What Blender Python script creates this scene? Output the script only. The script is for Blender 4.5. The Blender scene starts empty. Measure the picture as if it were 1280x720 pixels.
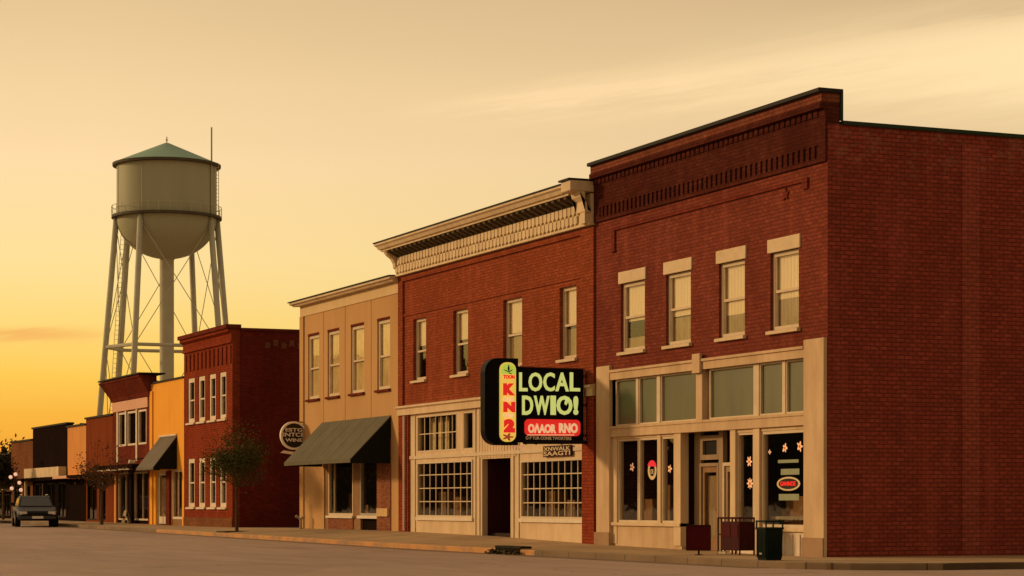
import bpy, bmesh, math, random
from mathutils import Vector, Matrix, noise
random.seed(7)
R = math.radians
S = bpy.context.scene
COL = S.collection

# ------------------------------------------------------------------ camera
A = math.atan(1203/2809.0)                  # street direction is 23.2 deg left of the view axis
CA, SA = math.cos(A), math.sin(A)
H = 1.107
cd = bpy.data.cameras.new('camera'); cam = bpy.data.objects.new('camera', cd); COL.objects.link(cam)
cam.location = (0, 0, H)
cam.rotation_euler = (R(90), 0, math.atan2(CA, SA))      # looks along (-CA, SA)
cd.sensor_width = 36; cd.lens = 79.0; cd.shift_y = 0.2109
cd.clip_end = 6000; cd.clip_start = 0.5
S.camera = cam
S.render.resolution_x, S.render.resolution_y = 1024, 576
S.view_settings.view_transform = 'Standard'; S.view_settings.look = 'None'
S.view_settings.exposure = 0.0; S.view_settings.gamma = 1

# ------------------------------------------------------------------ light
SUN_DIR = Vector((-0.66, -0.70, 0.29)).normalized()      # towards the sun
SUN_EL = math.asin(SUN_DIR.z); SUN_AZ = math.atan2(SUN_DIR.x, SUN_DIR.y)
sl = bpy.data.lights.new('sun', 'SUN'); sl.energy = 2.35; sl.angle = R(6.0); sl.color = (1, .66, .33)
so = bpy.data.objects.new('sun', sl); COL.objects.link(so)
so.rotation_euler = SUN_DIR.to_track_quat('Z', 'Y').to_euler(); so.location = (0, -20, 60)

def lin(c):
    return tuple(((v/255)/12.92 if v/255 <= .04045 else (((v/255)+.055)/1.055)**2.4) for v in c) + (1,)

W = bpy.data.worlds.new("World"); S.world = W; W.use_nodes = True
nt = W.node_tree; nt.nodes.clear()
def wn(t, **k):
    n = nt.nodes.new(t)
    for a, b in k.items(): setattr(n, a, b)
    return n
def wm(op, a, b=None, c=None, clamp=False):
    n = nt.nodes.new('ShaderNodeMath'); n.operation = op; n.use_clamp = clamp
    for i, v in enumerate((a, b, c)):
        if v is None: continue
        if isinstance(v, (int, float)): n.inputs[i].default_value = v
        else: nt.links.new(v, n.inputs[i])
    return n.outputs[0]
def wmix(f, a, b, mode='MIX'):
    n = nt.nodes.new('ShaderNodeMix'); n.data_type = 'RGBA'; n.blend_type = mode
    for s, v in ((n.inputs[0], f), (n.inputs[6], a), (n.inputs[7], b)):
        if isinstance(v, (int, float, tuple)): s.default_value = v
        else: nt.links.new(v, s)
    return n.outputs[2]
tc = wn('ShaderNodeTexCoord'); sx = wn('ShaderNodeSeparateXYZ'); nt.links.new(tc.outputs['Generated'], sx.inputs[0])
X_, Y_, Z_ = sx.outputs
az = wm('ARCTAN2', Y_, wm('MULTIPLY', X_, -1))          # 0 = down the street; about 0.18..0.63 in the picture
# azimuth and elevation noise that breaks every band
cmb = wn('ShaderNodeCombineXYZ'); nt.links.new(wm('MULTIPLY', az, 2.2), cmb.inputs[0]); nt.links.new(wm('MULTIPLY', Z_, 22), cmb.inputs[1])
nz = wn('ShaderNodeTexNoise'); nz.inputs['Scale'].default_value = 1.6; nz.inputs['Detail'].default_value = 5; nt.links.new(cmb.outputs[0], nz.inputs['Vector'])
n1 = wm('SUBTRACT', nz.outputs[0], .5)
ze = wm('ADD', Z_, wm('MULTIPLY', n1, .022))
rmp = wn('ShaderNodeValToRGB'); nt.links.new(ze, rmp.inputs[0])
stops = [(0, (232,138,44)), (.035, (246,176,60)), (.055, (250,199,82)), (.078, (252,214,122)), (.105, (252,220,150)), (.150, (250,216,164)),
         (.185, (238,205,154)), (.222, (223,190,142)), (.34, (226,194,150)), (.6, (224,192,154)), (1, (214,186,154))]
el = rmp.color_ramp.elements
while len(el) < len(stops): el.new(.5)
for e, (p, c) in zip(el, stops): e.position = p; e.color = lin(c)
col = rmp.outputs[0]
# the sky is brightest over the end of the street and darkens to the right of it
mr = wn('ShaderNodeMapRange'); nt.links.new(az, mr.inputs[0])
for i, v in enumerate((.22, .62, 1.0, .80)): mr.inputs[i+1].default_value = v
col = wmix(1.0, col, mr.outputs[0], 'MULTIPLY')
# the rest of the sky away from the sunset is much dimmer
def smooth(v, a, b, o0, o1):
    m = wn('ShaderNodeMapRange'); m.interpolation_type = 'SMOOTHSTEP'; nt.links.new(v, m.inputs[0])
    for i, q in enumerate((a, b, o0, o1)): m.inputs[i+1].default_value = q
    return m.outputs[0]
fl = smooth(az, -1.3, .0, .58, 1)
fr = smooth(az, .8, 2.2, 1, .58)
col = wmix(1.0, col, wm('MULTIPLY', fl, fr), 'MULTIPLY')
# thin cloud streaks
def gauss(v, w):
    q = wm('DIVIDE', v, w); return wm('POWER', 2.718, wm('MULTIPLY', wm('MULTIPLY', q, q), -1))
cmb2 = wn('ShaderNodeCombineXYZ'); nt.links.new(wm('MULTIPLY', az, 5), cmb2.inputs[0]); nt.links.new(wm('MULTIPLY', wm('SUBTRACT', Z_, wm('MULTIPLY', az, .14)), 60), cmb2.inputs[1])
nz2 = wn('ShaderNodeTexNoise'); nz2.inputs['Scale'].default_value = 1.7; nz2.inputs['Detail'].default_value = 9; nz2.inputs['Roughness'].default_value = .68; nt.links.new(cmb2.outputs[0], nz2.inputs['Vector'])
n2 = wm('SUBTRACT', nz2.outputs[0], .5)
def band(a0, z0, slope, w, lo, hi, noise_amt=.012):
    l = wm('SUBTRACT', wm('SUBTRACT', Z_, z0), wm('MULTIPLY', wm('SUBTRACT', az, a0), slope))
    l = wm('ADD', l, wm('MULTIPLY', n2, noise_amt))
    g = gauss(l, wm('ADD', w, wm('MULTIPLY', smooth(az, a0, a0+.28, 0, 1), w*.8)))
    g = wm('MULTIPLY', g, smooth(az, lo, lo+.10, 0, 1)); g = wm('MULTIPLY', g, smooth(az, hi-.05, hi+.15, 1, 0))
    return wm('MULTIPLY', g, wm('ADD', .85, wm('MULTIPLY', n2, 2.8), clamp=True))
b1 = band(.36, .172, .092, .0065, .33, .66, .022)
b2 = band(.50, .176, .035, .006, .44, .75)
col = wmix(wm('MULTIPLY', b1, .95, clamp=True), col, lin((255,219,166)))
col = wmix(wm('MULTIPLY', b2, .40), col, lin((252,212,156)))
gl = wm('MULTIPLY', gauss(wm('ADD', wm('SUBTRACT', Z_, .186), wm('MULTIPLY', n2, .03)), .021), gauss(wm('SUBTRACT', az, .665), .125))
col = wmix(wm('MULTIPLY', gl, 1.0, clamp=True), col, lin((255,226,172)))
b3 = wm('MULTIPLY', gauss(wm('ADD', wm('SUBTRACT', wm('SUBTRACT', Z_, .073), wm('MULTIPLY', wm('SUBTRACT', az, .18), .03)), wm('MULTIPLY', n2, .012)), .0024), gauss(wm('SUBTRACT', az, .19), .035))
col = wmix(wm('MULTIPLY', b3, .6), col, lin((236,160,84)))
bg = wn('ShaderNodeBackground'); nt.links.new(col, bg.inputs[0]); bg.inputs[1].default_value = 1.02
sky = wn('ShaderNodeTexSky'); sky.sky_type = 'NISHITA'; sky.sun_disc = False
sky.sun_elevation = SUN_EL; sky.sun_rotation = SUN_AZ; sky.dust_density = 4
bg2 = wn('ShaderNodeBackground'); nt.links.new(wmix(1.0, sky.outputs[0], (1, .62, .36, 1), 'MULTIPLY'), bg2.inputs[0]); bg2.inputs[1].default_value = .010
ad = wn('ShaderNodeAddShader'); nt.links.new(bg.outputs[0], ad.inputs[0]); nt.links.new(bg2.outputs[0], ad.inputs[1])
wo = wn('ShaderNodeOutputWorld'); nt.links.new(ad.outputs[0], wo.inputs[0])

# ------------------------------------------------------------------ survey helpers: read a position on a known plane
F = 25.05                                    # the building line
def ray(px):
    t = (px-640)/2809.0; return (-CA+SA*t, SA+CA*t)
def FX(px, Y=F):
    d = ray(px); return Y*d[0]/d[1]
def FZ(px, py, Y=F):
    return H + (630-py)*(Y/ray(px)[1])/2809.0
def lerp_tab(tab, x):
    for (a, za), (b, zb) in zip(tab, tab[1:]):
        if a <= x <= b: return za+(zb-za)*(x-a)/(b-a)
    return tab[0][1] if x < tab[0][0] else tab[-1][1]
def z_road(x): return lerp_tab([(-115, .10), (-58, -.15)], x)
def z_front(x): return lerp_tab([(-140,.25),(-110,.22),(-95,.17),(-87,.17),(-78,.23),(-68,.24),(-60,.18),(-53,.06),(-44,-.03)], x)
KY = 22.0                                    # kerb line
def z_walk(x, y):
    t = min(1, max(0, (y-KY)/(F-KY))); zc = z_road(x)+.13
    return zc+(z_front(x)-zc)*t

# ------------------------------------------------------------------ materials
MATS = {}
class NT:
    def __init__(s, name):
        s.m = bpy.data.materials.new(name); s.m.use_nodes = True; s.t = s.m.node_tree; s.t.nodes.clear()
        s.out = s.n('ShaderNodeOutputMaterial'); s.p = s.n('ShaderNodeBsdfPrincipled'); s.l(s.p.outputs[0], s.out.inputs[0])
    def n(s, t, **k):
        x = s.t.nodes.new(t)
        for a, b in k.items(): setattr(x, a, b)
        return x
    def l(s, a, b): s.t.links.new(a, b)
    def math(s, op, a, b=None, clamp=False):
        n = s.n('ShaderNodeMath', operation=op, use_clamp=clamp)
        for i, v in enumerate((a, b)):
            if v is None: continue
            if isinstance(v, (int, float)): n.inputs[i].default_value = v
            else: s.l(v, n.inputs[i])
        return n.outputs[0]
    def mix(s, f, a, b, mode='MIX'):
        n = s.n('ShaderNodeMix', data_type='RGBA', blend_type=mode)
        for q, v in ((n.inputs[0], f), (n.inputs[6], a), (n.inputs[7], b)):
            if isinstance(v, tuple): q.default_value = v if len(v) == 4 else v+(1,)
            elif isinstance(v, (int, float)): q.default_value = v
            else: s.l(v, q)
        return n.outputs[2]
    def noise(s, scale, detail=4, vec=None, rough=.55):
        n = s.n('ShaderNodeTexNoise'); n.inputs['Scale'].default_value = scale; n.inputs['Detail'].default_value = detail; n.inputs['Roughness'].default_value = rough
        if vec is not None: s.l(vec, n.inputs['Vector'])
        return n.outputs[0]
    def ramp(s, f, lo, hi):
        n = s.n('ShaderNodeMapRange'); s.l(f, n.inputs[0]); n.inputs[1].default_value = lo; n.inputs[2].default_value = hi; return n.outputs[0]
    def pos(s): return s.n('ShaderNodeNewGeometry').outputs['Position']
    def scaled(s, v, sc):
        n = s.n('ShaderNodeVectorMath', operation='MULTIPLY'); s.l(v, n.inputs[0]); n.inputs[1].default_value = sc; return n.outputs[0]
    def bump(s, h, strength=.3, dist=.01):
        b = s.n('ShaderNodeBump'); b.inputs['Strength'].default_value = strength; b.inputs['Distance'].default_value = dist
        s.l(h, b.inputs['Height']); s.l(b.outputs[0], s.p.inputs['Normal'])
    def base(s, c):
        if isinstance(c, tuple): s.p.inputs['Base Color'].default_value = c if len(c) == 4 else c+(1,)
        else: s.l(c, s.p.inputs['Base Color'])
    def rough(s, r):
        if isinstance(r, (int, float)): s.p.inputs['Roughness'].default_value = r
        else: s.l(r, s.p.inputs['Roughness'])

def wallvec(t, sc=1.0):
    """(along the wall, up) whichever way the wall faces"""
    g = t.n('ShaderNodeNewGeometry'); a = t.n('ShaderNodeSeparateXYZ'); b = t.n('ShaderNodeSeparateXYZ')
    t.l(g.outputs['Position'], a.inputs[0]); t.l(g.outputs['True Normal'], b.inputs[0])
    ny = t.math('GREATER_THAN', t.math('ABSOLUTE', b.outputs[1]), .6)
    u = t.math('ADD', t.math('MULTIPLY', a.outputs[0], ny), t.math('MULTIPLY', a.outputs[1], t.math('SUBTRACT', 1, ny)))
    c = t.n('ShaderNodeCombineXYZ'); t.l(u, c.inputs[0]); t.l(a.outputs[2], c.inputs[1])
    return c.outputs[0], g.outputs['Position'], a.outputs

def brick(name, c1, c2, mortar, rows=.085, stain=.5, pale=0.0, top_pale=None):
    t = NT(name); v, P, xyz = wallvec(t)
    w = t.noise(9, 2, P); wv = t.n('ShaderNodeVectorMath', operation='ADD'); t.l(v, wv.inputs[0])
    cc = t.n('ShaderNodeCombineXYZ'); t.l(t.math('MULTIPLY', t.math('SUBTRACT', w, .5), .02), cc.inputs[1]); t.l(cc.outputs[0], wv.inputs[1])
    b = t.n('ShaderNodeTexBrick'); t.l(wv.outputs[0], b.inputs['Vector'])
    b.inputs['Scale'].default_value = 1; b.inputs['Brick Width'].default_value = .215; b.inputs['Row Height'].default_value = rows
    b.inputs['Mortar Size'].default_value = .0085 if rows < .09 else .011; b.inputs['Mortar Smooth'].default_value = .25; b.inputs['Bias'].default_value = 0
    b.inputs['Color1'].default_value = c1+(1,); b.inputs['Color2'].default_value = c2+(1,); b.inputs['Mortar'].default_value = mortar+(1,)
    # brick by brick tone: two extra scales of variation
    s1 = t.noise(5.5, 6, t.scaled(P, (1, 1, 3.2)), .7)
    s2 = t.noise(.55, 5, P, .6)
    s3 = t.noise(1.3, 4, t.scaled(P, (1.6, 1.6, .28)), .6)
    c = t.mix(t.ramp(s1, .42, .68), b.outputs[0], tuple(x*.50 for x in c1), 'MIX')
    c = t.mix(t.math('MULTIPLY', t.ramp(s2, .40, .72), stain), c, tuple(x*.42 for x in c2))
    c = t.mix(t.math('MULTIPLY', t.ramp(s3, .52, .75), .30), c, (c1[0]*1.25, c1[1]*1.45, c1[2]*1.5))
    if pale:
        c = t.mix(t.math('MULTIPLY', t.ramp(t.noise(2.2, 6, P, .7), .55, .72), pale), c, (.34, .22, .15))
    if top_pale:
        z0, z1 = top_pale
        g = t.math('MULTIPLY', t.ramp(xyz[2], z0, z1), t.ramp(t.noise(3.2, 6, t.scaled(P, (1, 1, 1.8)), .75), .52, .72))
        c = t.mix(t.math('MULTIPLY', g, .6), c, (.36, .22, .15))
    t.base(c); t.rough(.9); t.p.inputs['Specular IOR Level'].default_value = .0
    hgt = t.math('ADD', t.math('MULTIPLY', t.math('SUBTRACT', 1, b.outputs['Fac']), .8), t.math('MULTIPLY', s1, .8))
    t.bump(hgt, .8, .012)
    MATS[name] = t.m; return t.m

def plain(name, c, c2=None, rough=.6, scale=3, metal=0, spec=.03, bump=.0, streak=False, amt=.6, emit=0):
    t = NT(name); P = t.pos()
    if c2 is None: c2 = tuple(x*.6 for x in c)
    n = t.noise(scale, 6, t.scaled(P, (1, 1, .25)) if streak else P, .65)
    n2 = t.noise(scale*.27, 3, P)
    f = t.math('MULTIPLY', t.ramp(t.math('ADD', t.math('MULTIPLY', n, .65), t.math('MULTIPLY', n2, .35)), .40, .66), amt)
    t.base(t.mix(f, c, c2)); t.rough(rough); t.p.inputs['Metallic'].default_value = metal; t.p.inputs['Specular IOR Level'].default_value = spec
    if bump: t.bump(t.noise(scale*9, 4, P), bump, .01)
    if emit:
        t.p.inputs['Emission Color'].default_value = c+(1,); t.p.inputs['Emission Strength'].default_value = emit
    MATS[name] = t.m; return t.m

brick('brick_corner', (.28,.068,.042), (.195,.047,.030), (.11,.038,.025), stain=.45)
brick('brick_side_light', (.42,.10,.066), (.33,.075,.050), (.16,.05,.034), stain=.2, rows=.092)
brick('brick_side', (.37,.075,.050), (.26,.054,.037), (.10,.030,.021), stain=.22, rows=.092, top_pale=(7.6, 9.2))
brick('brick_soot_shade', (.13,.034,.022), (.085,.022,.016), (.06,.025,.018), stain=.6)  # soot and the shade under the parapet, both put into the brick colour
brick('brick_soot_light', (.30,.095,.055), (.22,.068,.040), (.10,.04,.025), stain=.6)
brick('brick_red', (.36,.086,.037), (.27,.064,.029), (.16,.050,.027), stain=.25)
brick('brick_small', (.34,.064,.028), (.25,.048,.022), (.14,.04,.022), stain=.35)
brick('brick_small_side', (.22,.035,.020), (.16,.026,.016), (.10,.025,.016), stain=.5)
brick('brick_brown', (.28,.12,.055), (.21,.085,.04), (.18,.07,.04), stain=.5)
brick('brick_dark', (.24,.05,.030), (.16,.034,.022), (.12,.04,.025), stain=.5)
brick('brick_infill', (.36,.13,.065), (.22,.075,.045), (.30,.18,.11), stain=.4)
plain('stucco_tan', (.52,.31,.135), (.42,.24,.10), .85, .9, bump=.12, streak=True, amt=.75)
plain('stucco_groove', (.30,.17,.09), rough=.9)
plain('frieze_cream', (.66,.49,.27), (.50,.36,.19), .7, 1.4, streak=True)
plain('cornice_cream', (.70,.56,.36), (.46,.34,.20), .6, 3.2, bump=.1, streak=True, amt=.8)
plain('cornice_shade', (.10,.075,.048), (.19,.145,.09), .85, 5)  # cream cornice with the crown's cast shadow put into its colour
plain('stone_cream', (.60,.43,.26), (.40,.27,.155), .8, 2.4, bump=.3, streak=True, amt=.8)
plain('stone_lintel', (.66,.52,.34), (.50,.37,.22), .8, 4, bump=.15)
plain('paint_cream', (.68,.51,.32), (.46,.33,.19), .6, 2.6, streak=True, amt=.7)
plain('paint_frame', (.64,.52,.36), (.50,.38,.24), .5, 5)
plain('paint_white', (.72,.62,.48), (.55,.44,.30), .5, 4)
plain('stone_base', (.36,.23,.14), (.26,.16,.10), .85, 3, bump=.2)
plain('wood_door', (.30,.17,.08), (.18,.09,.04), .5, 6, streak=True)
plain('recess_trim', (.34,.24,.145), (.22,.15,.09), .6, 4, streak=True)
plain('door_red', (.055,.013,.012), (.035,.009,.008), .6, 5, streak=True)
plain('yellow_wall', (.85,.40,.055), (.68,.30,.04), .8, 1.5, streak=True)
plain('peach_wall', (.66,.30,.09), (.50,.21,.065), .8, 1.5, streak=True)
plain('pink_band', (.70,.42,.28), (.55,.30,.2), .75, 3)
plain('dark_panel', (.014,.008,.007), (.022,.013,.010), .9, 2, spec=0)
plain('black_metal', (.014,.013,.013), (.03,.022,.018), .5, 6, amt=.5)
plain('coping_metal', (.035,.03,.026), (.02,.03,.022), .55, 3)
plain('coping_green', (.022,.050,.030), (.05,.05,.03), .55, 3)
plain('roof_tar', (.05,.045,.04), rough=.9)
plain('interior', (.055,.038,.026), rough=.9)
plain('interior_floor', (.08,.05,.03), rough=.8)
plain('awning_olive', (.142,.130,.088), (.10,.092,.062), .8, 2.2, bump=.1, streak=True, amt=.7)
plain('awning_dark', (.014,.016,.011), rough=.85)
plain('awning_grey', (.17,.15,.12), (.11,.09,.07), .8, 3, streak=True)
plain('transom_green', (.105,.112,.048), (.060,.066,.030), .32, 2.0, streak=True, amt=.8, spec=.5)
plain('blind', (.93,.82,.62), (.84,.72,.50), .8, 1.2, streak=True)
plain('curtain', (.95,.80,.46), (.66,.50,.25), .85, 7, streak=True, amt=.9)
plain('curtain_dim', (.42,.32,.20), (.22,.16,.10), .85, 6, streak=True, amt=.9)
plain('tank_paint', (.43,.445,.315), (.33,.335,.23), .45, .25, streak=True, amt=.7)
plain('tank_roof', (.26,.40,.31), (.20,.31,.24), .55, .5)
plain('tower_steel', (.52,.51,.38), (.40,.38,.28), .5, .6, amt=.7)
plain('tower_dark', (.11,.095,.065), rough=.6)
plain('bin_green', (.008,.016,.011), (.018,.028,.02), .45, 5)
plain('sign_red', (.075,.008,.010), (.05,.006,.008), .5, 5)
plain('rack_red', (.055,.012,.012), (.03,.008,.008), .5, 7)
plain('chrome', (.5,.48,.44), rough=.25, metal=1)
plain('rubber', (.015,.015,.015), rough=.85)
plain('car_black', (.012,.013,.014), (.02,.018,.016), .5, 2, spec=.15)
plain('car_grey', (.05,.05,.05), (.035,.035,.035), .5, 2, spec=.2)
plain('lamp_white', (.8,.78,.72), rough=.3, spec=.6)
plain('tail_red', (.5,.01,.01), rough=.3)
plain('bark', (.11,.07,.045), (.06,.04,.028), .9, 9, bump=.5)
plain('leaf_green', (.085,.085,.024), (.05,.052,.016), .6, 3)
plain('leaf_brown', (.13,.075,.034), (.07,.04,.02), .7, 3)
plain('leaf_dark', (.035,.030,.012), (.02,.018,.008), .7, .5)
plain('pipe_grey', (.42,.38,.30), (.28,.24,.18), .5, 9)
plain('vinyl_grey', (.30,.33,.22), (.22,.24,.16), .6, 9)
plain('iron', (.02,.017,.014), (.05,.035,.02), .7, 12)
plain('litter', (.09,.065,.035), (.04,.03,.02), .9, 20)
plain('sign_black', (.006,.006,.009), (.012,.011,.013), .35, 3)
plain('neon_green', (.64,.72,.22), (.50,.66,.15), .4, 9, emit=.62)
plain('neon_yellow', (.90,.66,.11), (.90,.48,.07), .4, 7, emit=.55)
plain('neon_lime', (.52,.66,.10), (.36,.50,.06), .4, 8, emit=.6)
plain('neon_red', (.80,.030,.022), (.62,.02,.015), .4, 9, emit=.6)
plain('neon_cream', (.95,.66,.36), (.85,.5,.25), .4, 9, emit=.5)
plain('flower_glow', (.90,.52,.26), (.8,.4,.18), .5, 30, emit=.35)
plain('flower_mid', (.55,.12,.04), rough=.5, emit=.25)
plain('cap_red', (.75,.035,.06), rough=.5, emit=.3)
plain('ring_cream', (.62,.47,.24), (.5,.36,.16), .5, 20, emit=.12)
plain('globe_lit', (1.0,.62,.42), (.95,.5,.32), .4, 3, emit=.6)
plain('sign_ring', (.92,.84,.74), (.80,.70,.58), .5, 6)
plain('sign_field', (.045,.035,.022), rough=.6)
plain('box_cream', (.66,.44,.20), rough=.6)
plain('brown_board', (.22,.062,.030), (.15,.042,.022), .8, 4, streak=True)

def board_mat():
    t = NT('board_wall'); v, P, xyz = wallvec(t)
    w = t.n('ShaderNodeTexWave', wave_type='BANDS', bands_direction='X'); t.l(v, w.inputs['Vector']); w.inputs['Scale'].default_value = 1.6
    f = t.ramp(w.outputs['Fac'], .0, .12)
    c = t.mix(f, (.05,.02,.012), t.mix(t.ramp(t.noise(2, 5, t.scaled(P, (3, 3, .3))), .35, .65), (.25,.062,.024), (.18,.045,.018)))
    t.base(c); t.rough(.95); t.p.inputs['Specular IOR Level'].default_value = 0; t.bump(f, .5, .02); MATS['board_wall'] = t.m
board_mat()

def glass():
    t = NT('glass'); t.t.nodes.remove(t.p)
    tr = t.n('ShaderNodeBsdfTransparent'); tr.inputs[0].default_value = (.93, .91, .86, 1)
    g = t.n('ShaderNodeBsdfGlossy'); g.inputs['Roughness'].default_value = .03; g.inputs[0].default_value = (.9, .9, .85, 1)
    b = t.n('ShaderNodeBump'); b.inputs['Strength'].default_value = .12; b.inputs['Distance'].default_value = .02
    t.l(t.noise(1.7, 2, t.pos()), b.inputs['Height']); t.l(b.outputs[0], g.inputs['Normal'])
    fr = t.n('ShaderNodeFresnel'); fr.inputs[0].default_value = 1.65; t.l(b.outputs[0], fr.inputs['Normal'])
    bf = t.n('ShaderNodeNewGeometry').outputs['Backfacing']
    fac = t.math('ADD', t.math('MULTIPLY', fr.outputs[0], t.math('SUBTRACT', 1, bf)), t.math('MULTIPLY', bf, .04))
    m = t.n('ShaderNodeMixShader'); t.l(fac, m.inputs[0]); t.l(tr.outputs[0], m.inputs[1]); t.l(g.outputs[0], m.inputs[2])
    t.l(m.outputs[0], t.out.inputs[0]); MATS['glass'] = t.m
glass()

def asphalt():
    t = NT('asphalt'); P = t.pos()
    big = t.noise(.05, 5, t.scaled(P, (1, 2.2, 1)), .6); mid = t.noise(.6, 6, t.scaled(P, (.35, 1.8, 1)), .65); fine = t.noise(45, 3, P, .7)
    c = t.mix(t.ramp(big, .35, .65), (.40,.285,.215), (.32,.228,.17))
    c = t.mix(t.math('MULTIPLY', t.ramp(mid, .42, .68), .55), c, (.47,.345,.265))
    c = t.mix(t.math('MULTIPLY', t.ramp(fine, .35, .7), .30), c, (.22,.16,.12))
    # worn tar seams
    vo = t.n('ShaderNodeTexVoronoi', feature='DISTANCE_TO_EDGE'); vo.inputs['Scale'].default_value = .12
    wv = t.n('ShaderNodeVectorMath', operation='ADD'); t.l(P, wv.inputs[0])
    nn = t.n('ShaderNodeTexNoise'); nn.inputs['Scale'].default_value = .4; t.l(P, nn.inputs['Vector']); t.l(t.scaled(nn.outputs['Color'], (4, 4, 0)), wv.inputs[1])
    t.l(wv.outputs[0], vo.inputs['Vector'])
    cr = t.math('LESS_THAN', vo.outputs['Distance'], .008)
    c = t.mix(t.math('MULTIPLY', cr, .35), c, (.16,.12,.09))
    oil = t.noise(.22, 5, t.scaled(P, (.5, 1.6, 1)), .7)
    c = t.mix(t.math('MULTIPLY', t.ramp(oil, .54, .70), .55), c, (.24,.175,.135))
    pat = t.n('ShaderNodeTexVoronoi'); pat.inputs['Scale'].default_value = .11; pat.inputs['Randomness'].default_value = 1; t.l(t.scaled(P, (.6, 1.8, 1)), pat.inputs['Vector'])
    sp = t.n('ShaderNodeSeparateColor'); t.l(pat.outputs['Color'], sp.inputs[0])
    c = t.mix(t.math('MULTIPLY', t.math('GREATER_THAN', sp.outputs[0], .80), .22), c, (.20,.15,.12))
    t.base(c); t.rough(.82); t.p.inputs['Specular IOR Level'].default_value = .12; t.bump(fine, .3, .01); MATS['asphalt'] = t.m
asphalt()
def concrete(name, c1, c2, joint=True):
    t = NT(name); P = t.pos()
    big = t.noise(.35, 6, P, .65); mid = t.noise(2.5, 6, P, .7)
    c = t.mix(t.ramp(big, .36, .64), c1, c2)
    c = t.mix(t.math('MULTIPLY', t.ramp(mid, .5, .72), .5), c, tuple(x*.65 for x in c1))
    if joint:
        b = t.n('ShaderNodeTexBrick'); t.l(P, b.inputs['Vector']); b.offset = 0; b.inputs['Scale'].default_value = 1
        b.inputs['Brick Width'].default_value = 1.5; b.inputs['Row Height'].default_value = 1.5; b.inputs['Mortar Size'].default_value = .018
        b.inputs['Color1'].default_value = (1,1,1,1); b.inputs['Color2'].default_value = (.86,.86,.86,1); b.inputs['Mortar'].default_value = (.4,.38,.35,1)
        c = t.mix(1.0, c, b.outputs[0], 'MULTIPLY')
    t.base(c); t.rough(.88); t.p.inputs['Specular IOR Level'].default_value = .25; t.bump(t.noise(20, 4, P), .3, .01); MATS[name] = t.m
concrete('sidewalk_mat', (.47,.32,.165), (.36,.235,.12))
concrete('kerb_mat', (.26,.175,.10), (.18,.12,.07))
concrete('lot_mat', (.17,.115,.07), (.12,.08,.05))
def kerbpaint():
    t = NT('kerb_paint'); P = t.pos()
    f = t.ramp(t.noise(1.6, 7, t.scaled(P, (.6, 1, 1)), .72), .42, .60)
    t.base(t.mix(f, (.50,.225,.05), (.27,.15,.07))); t.rough(.8); MATS['kerb_paint'] = t.m
kerbpaint()
M = MATS

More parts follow.
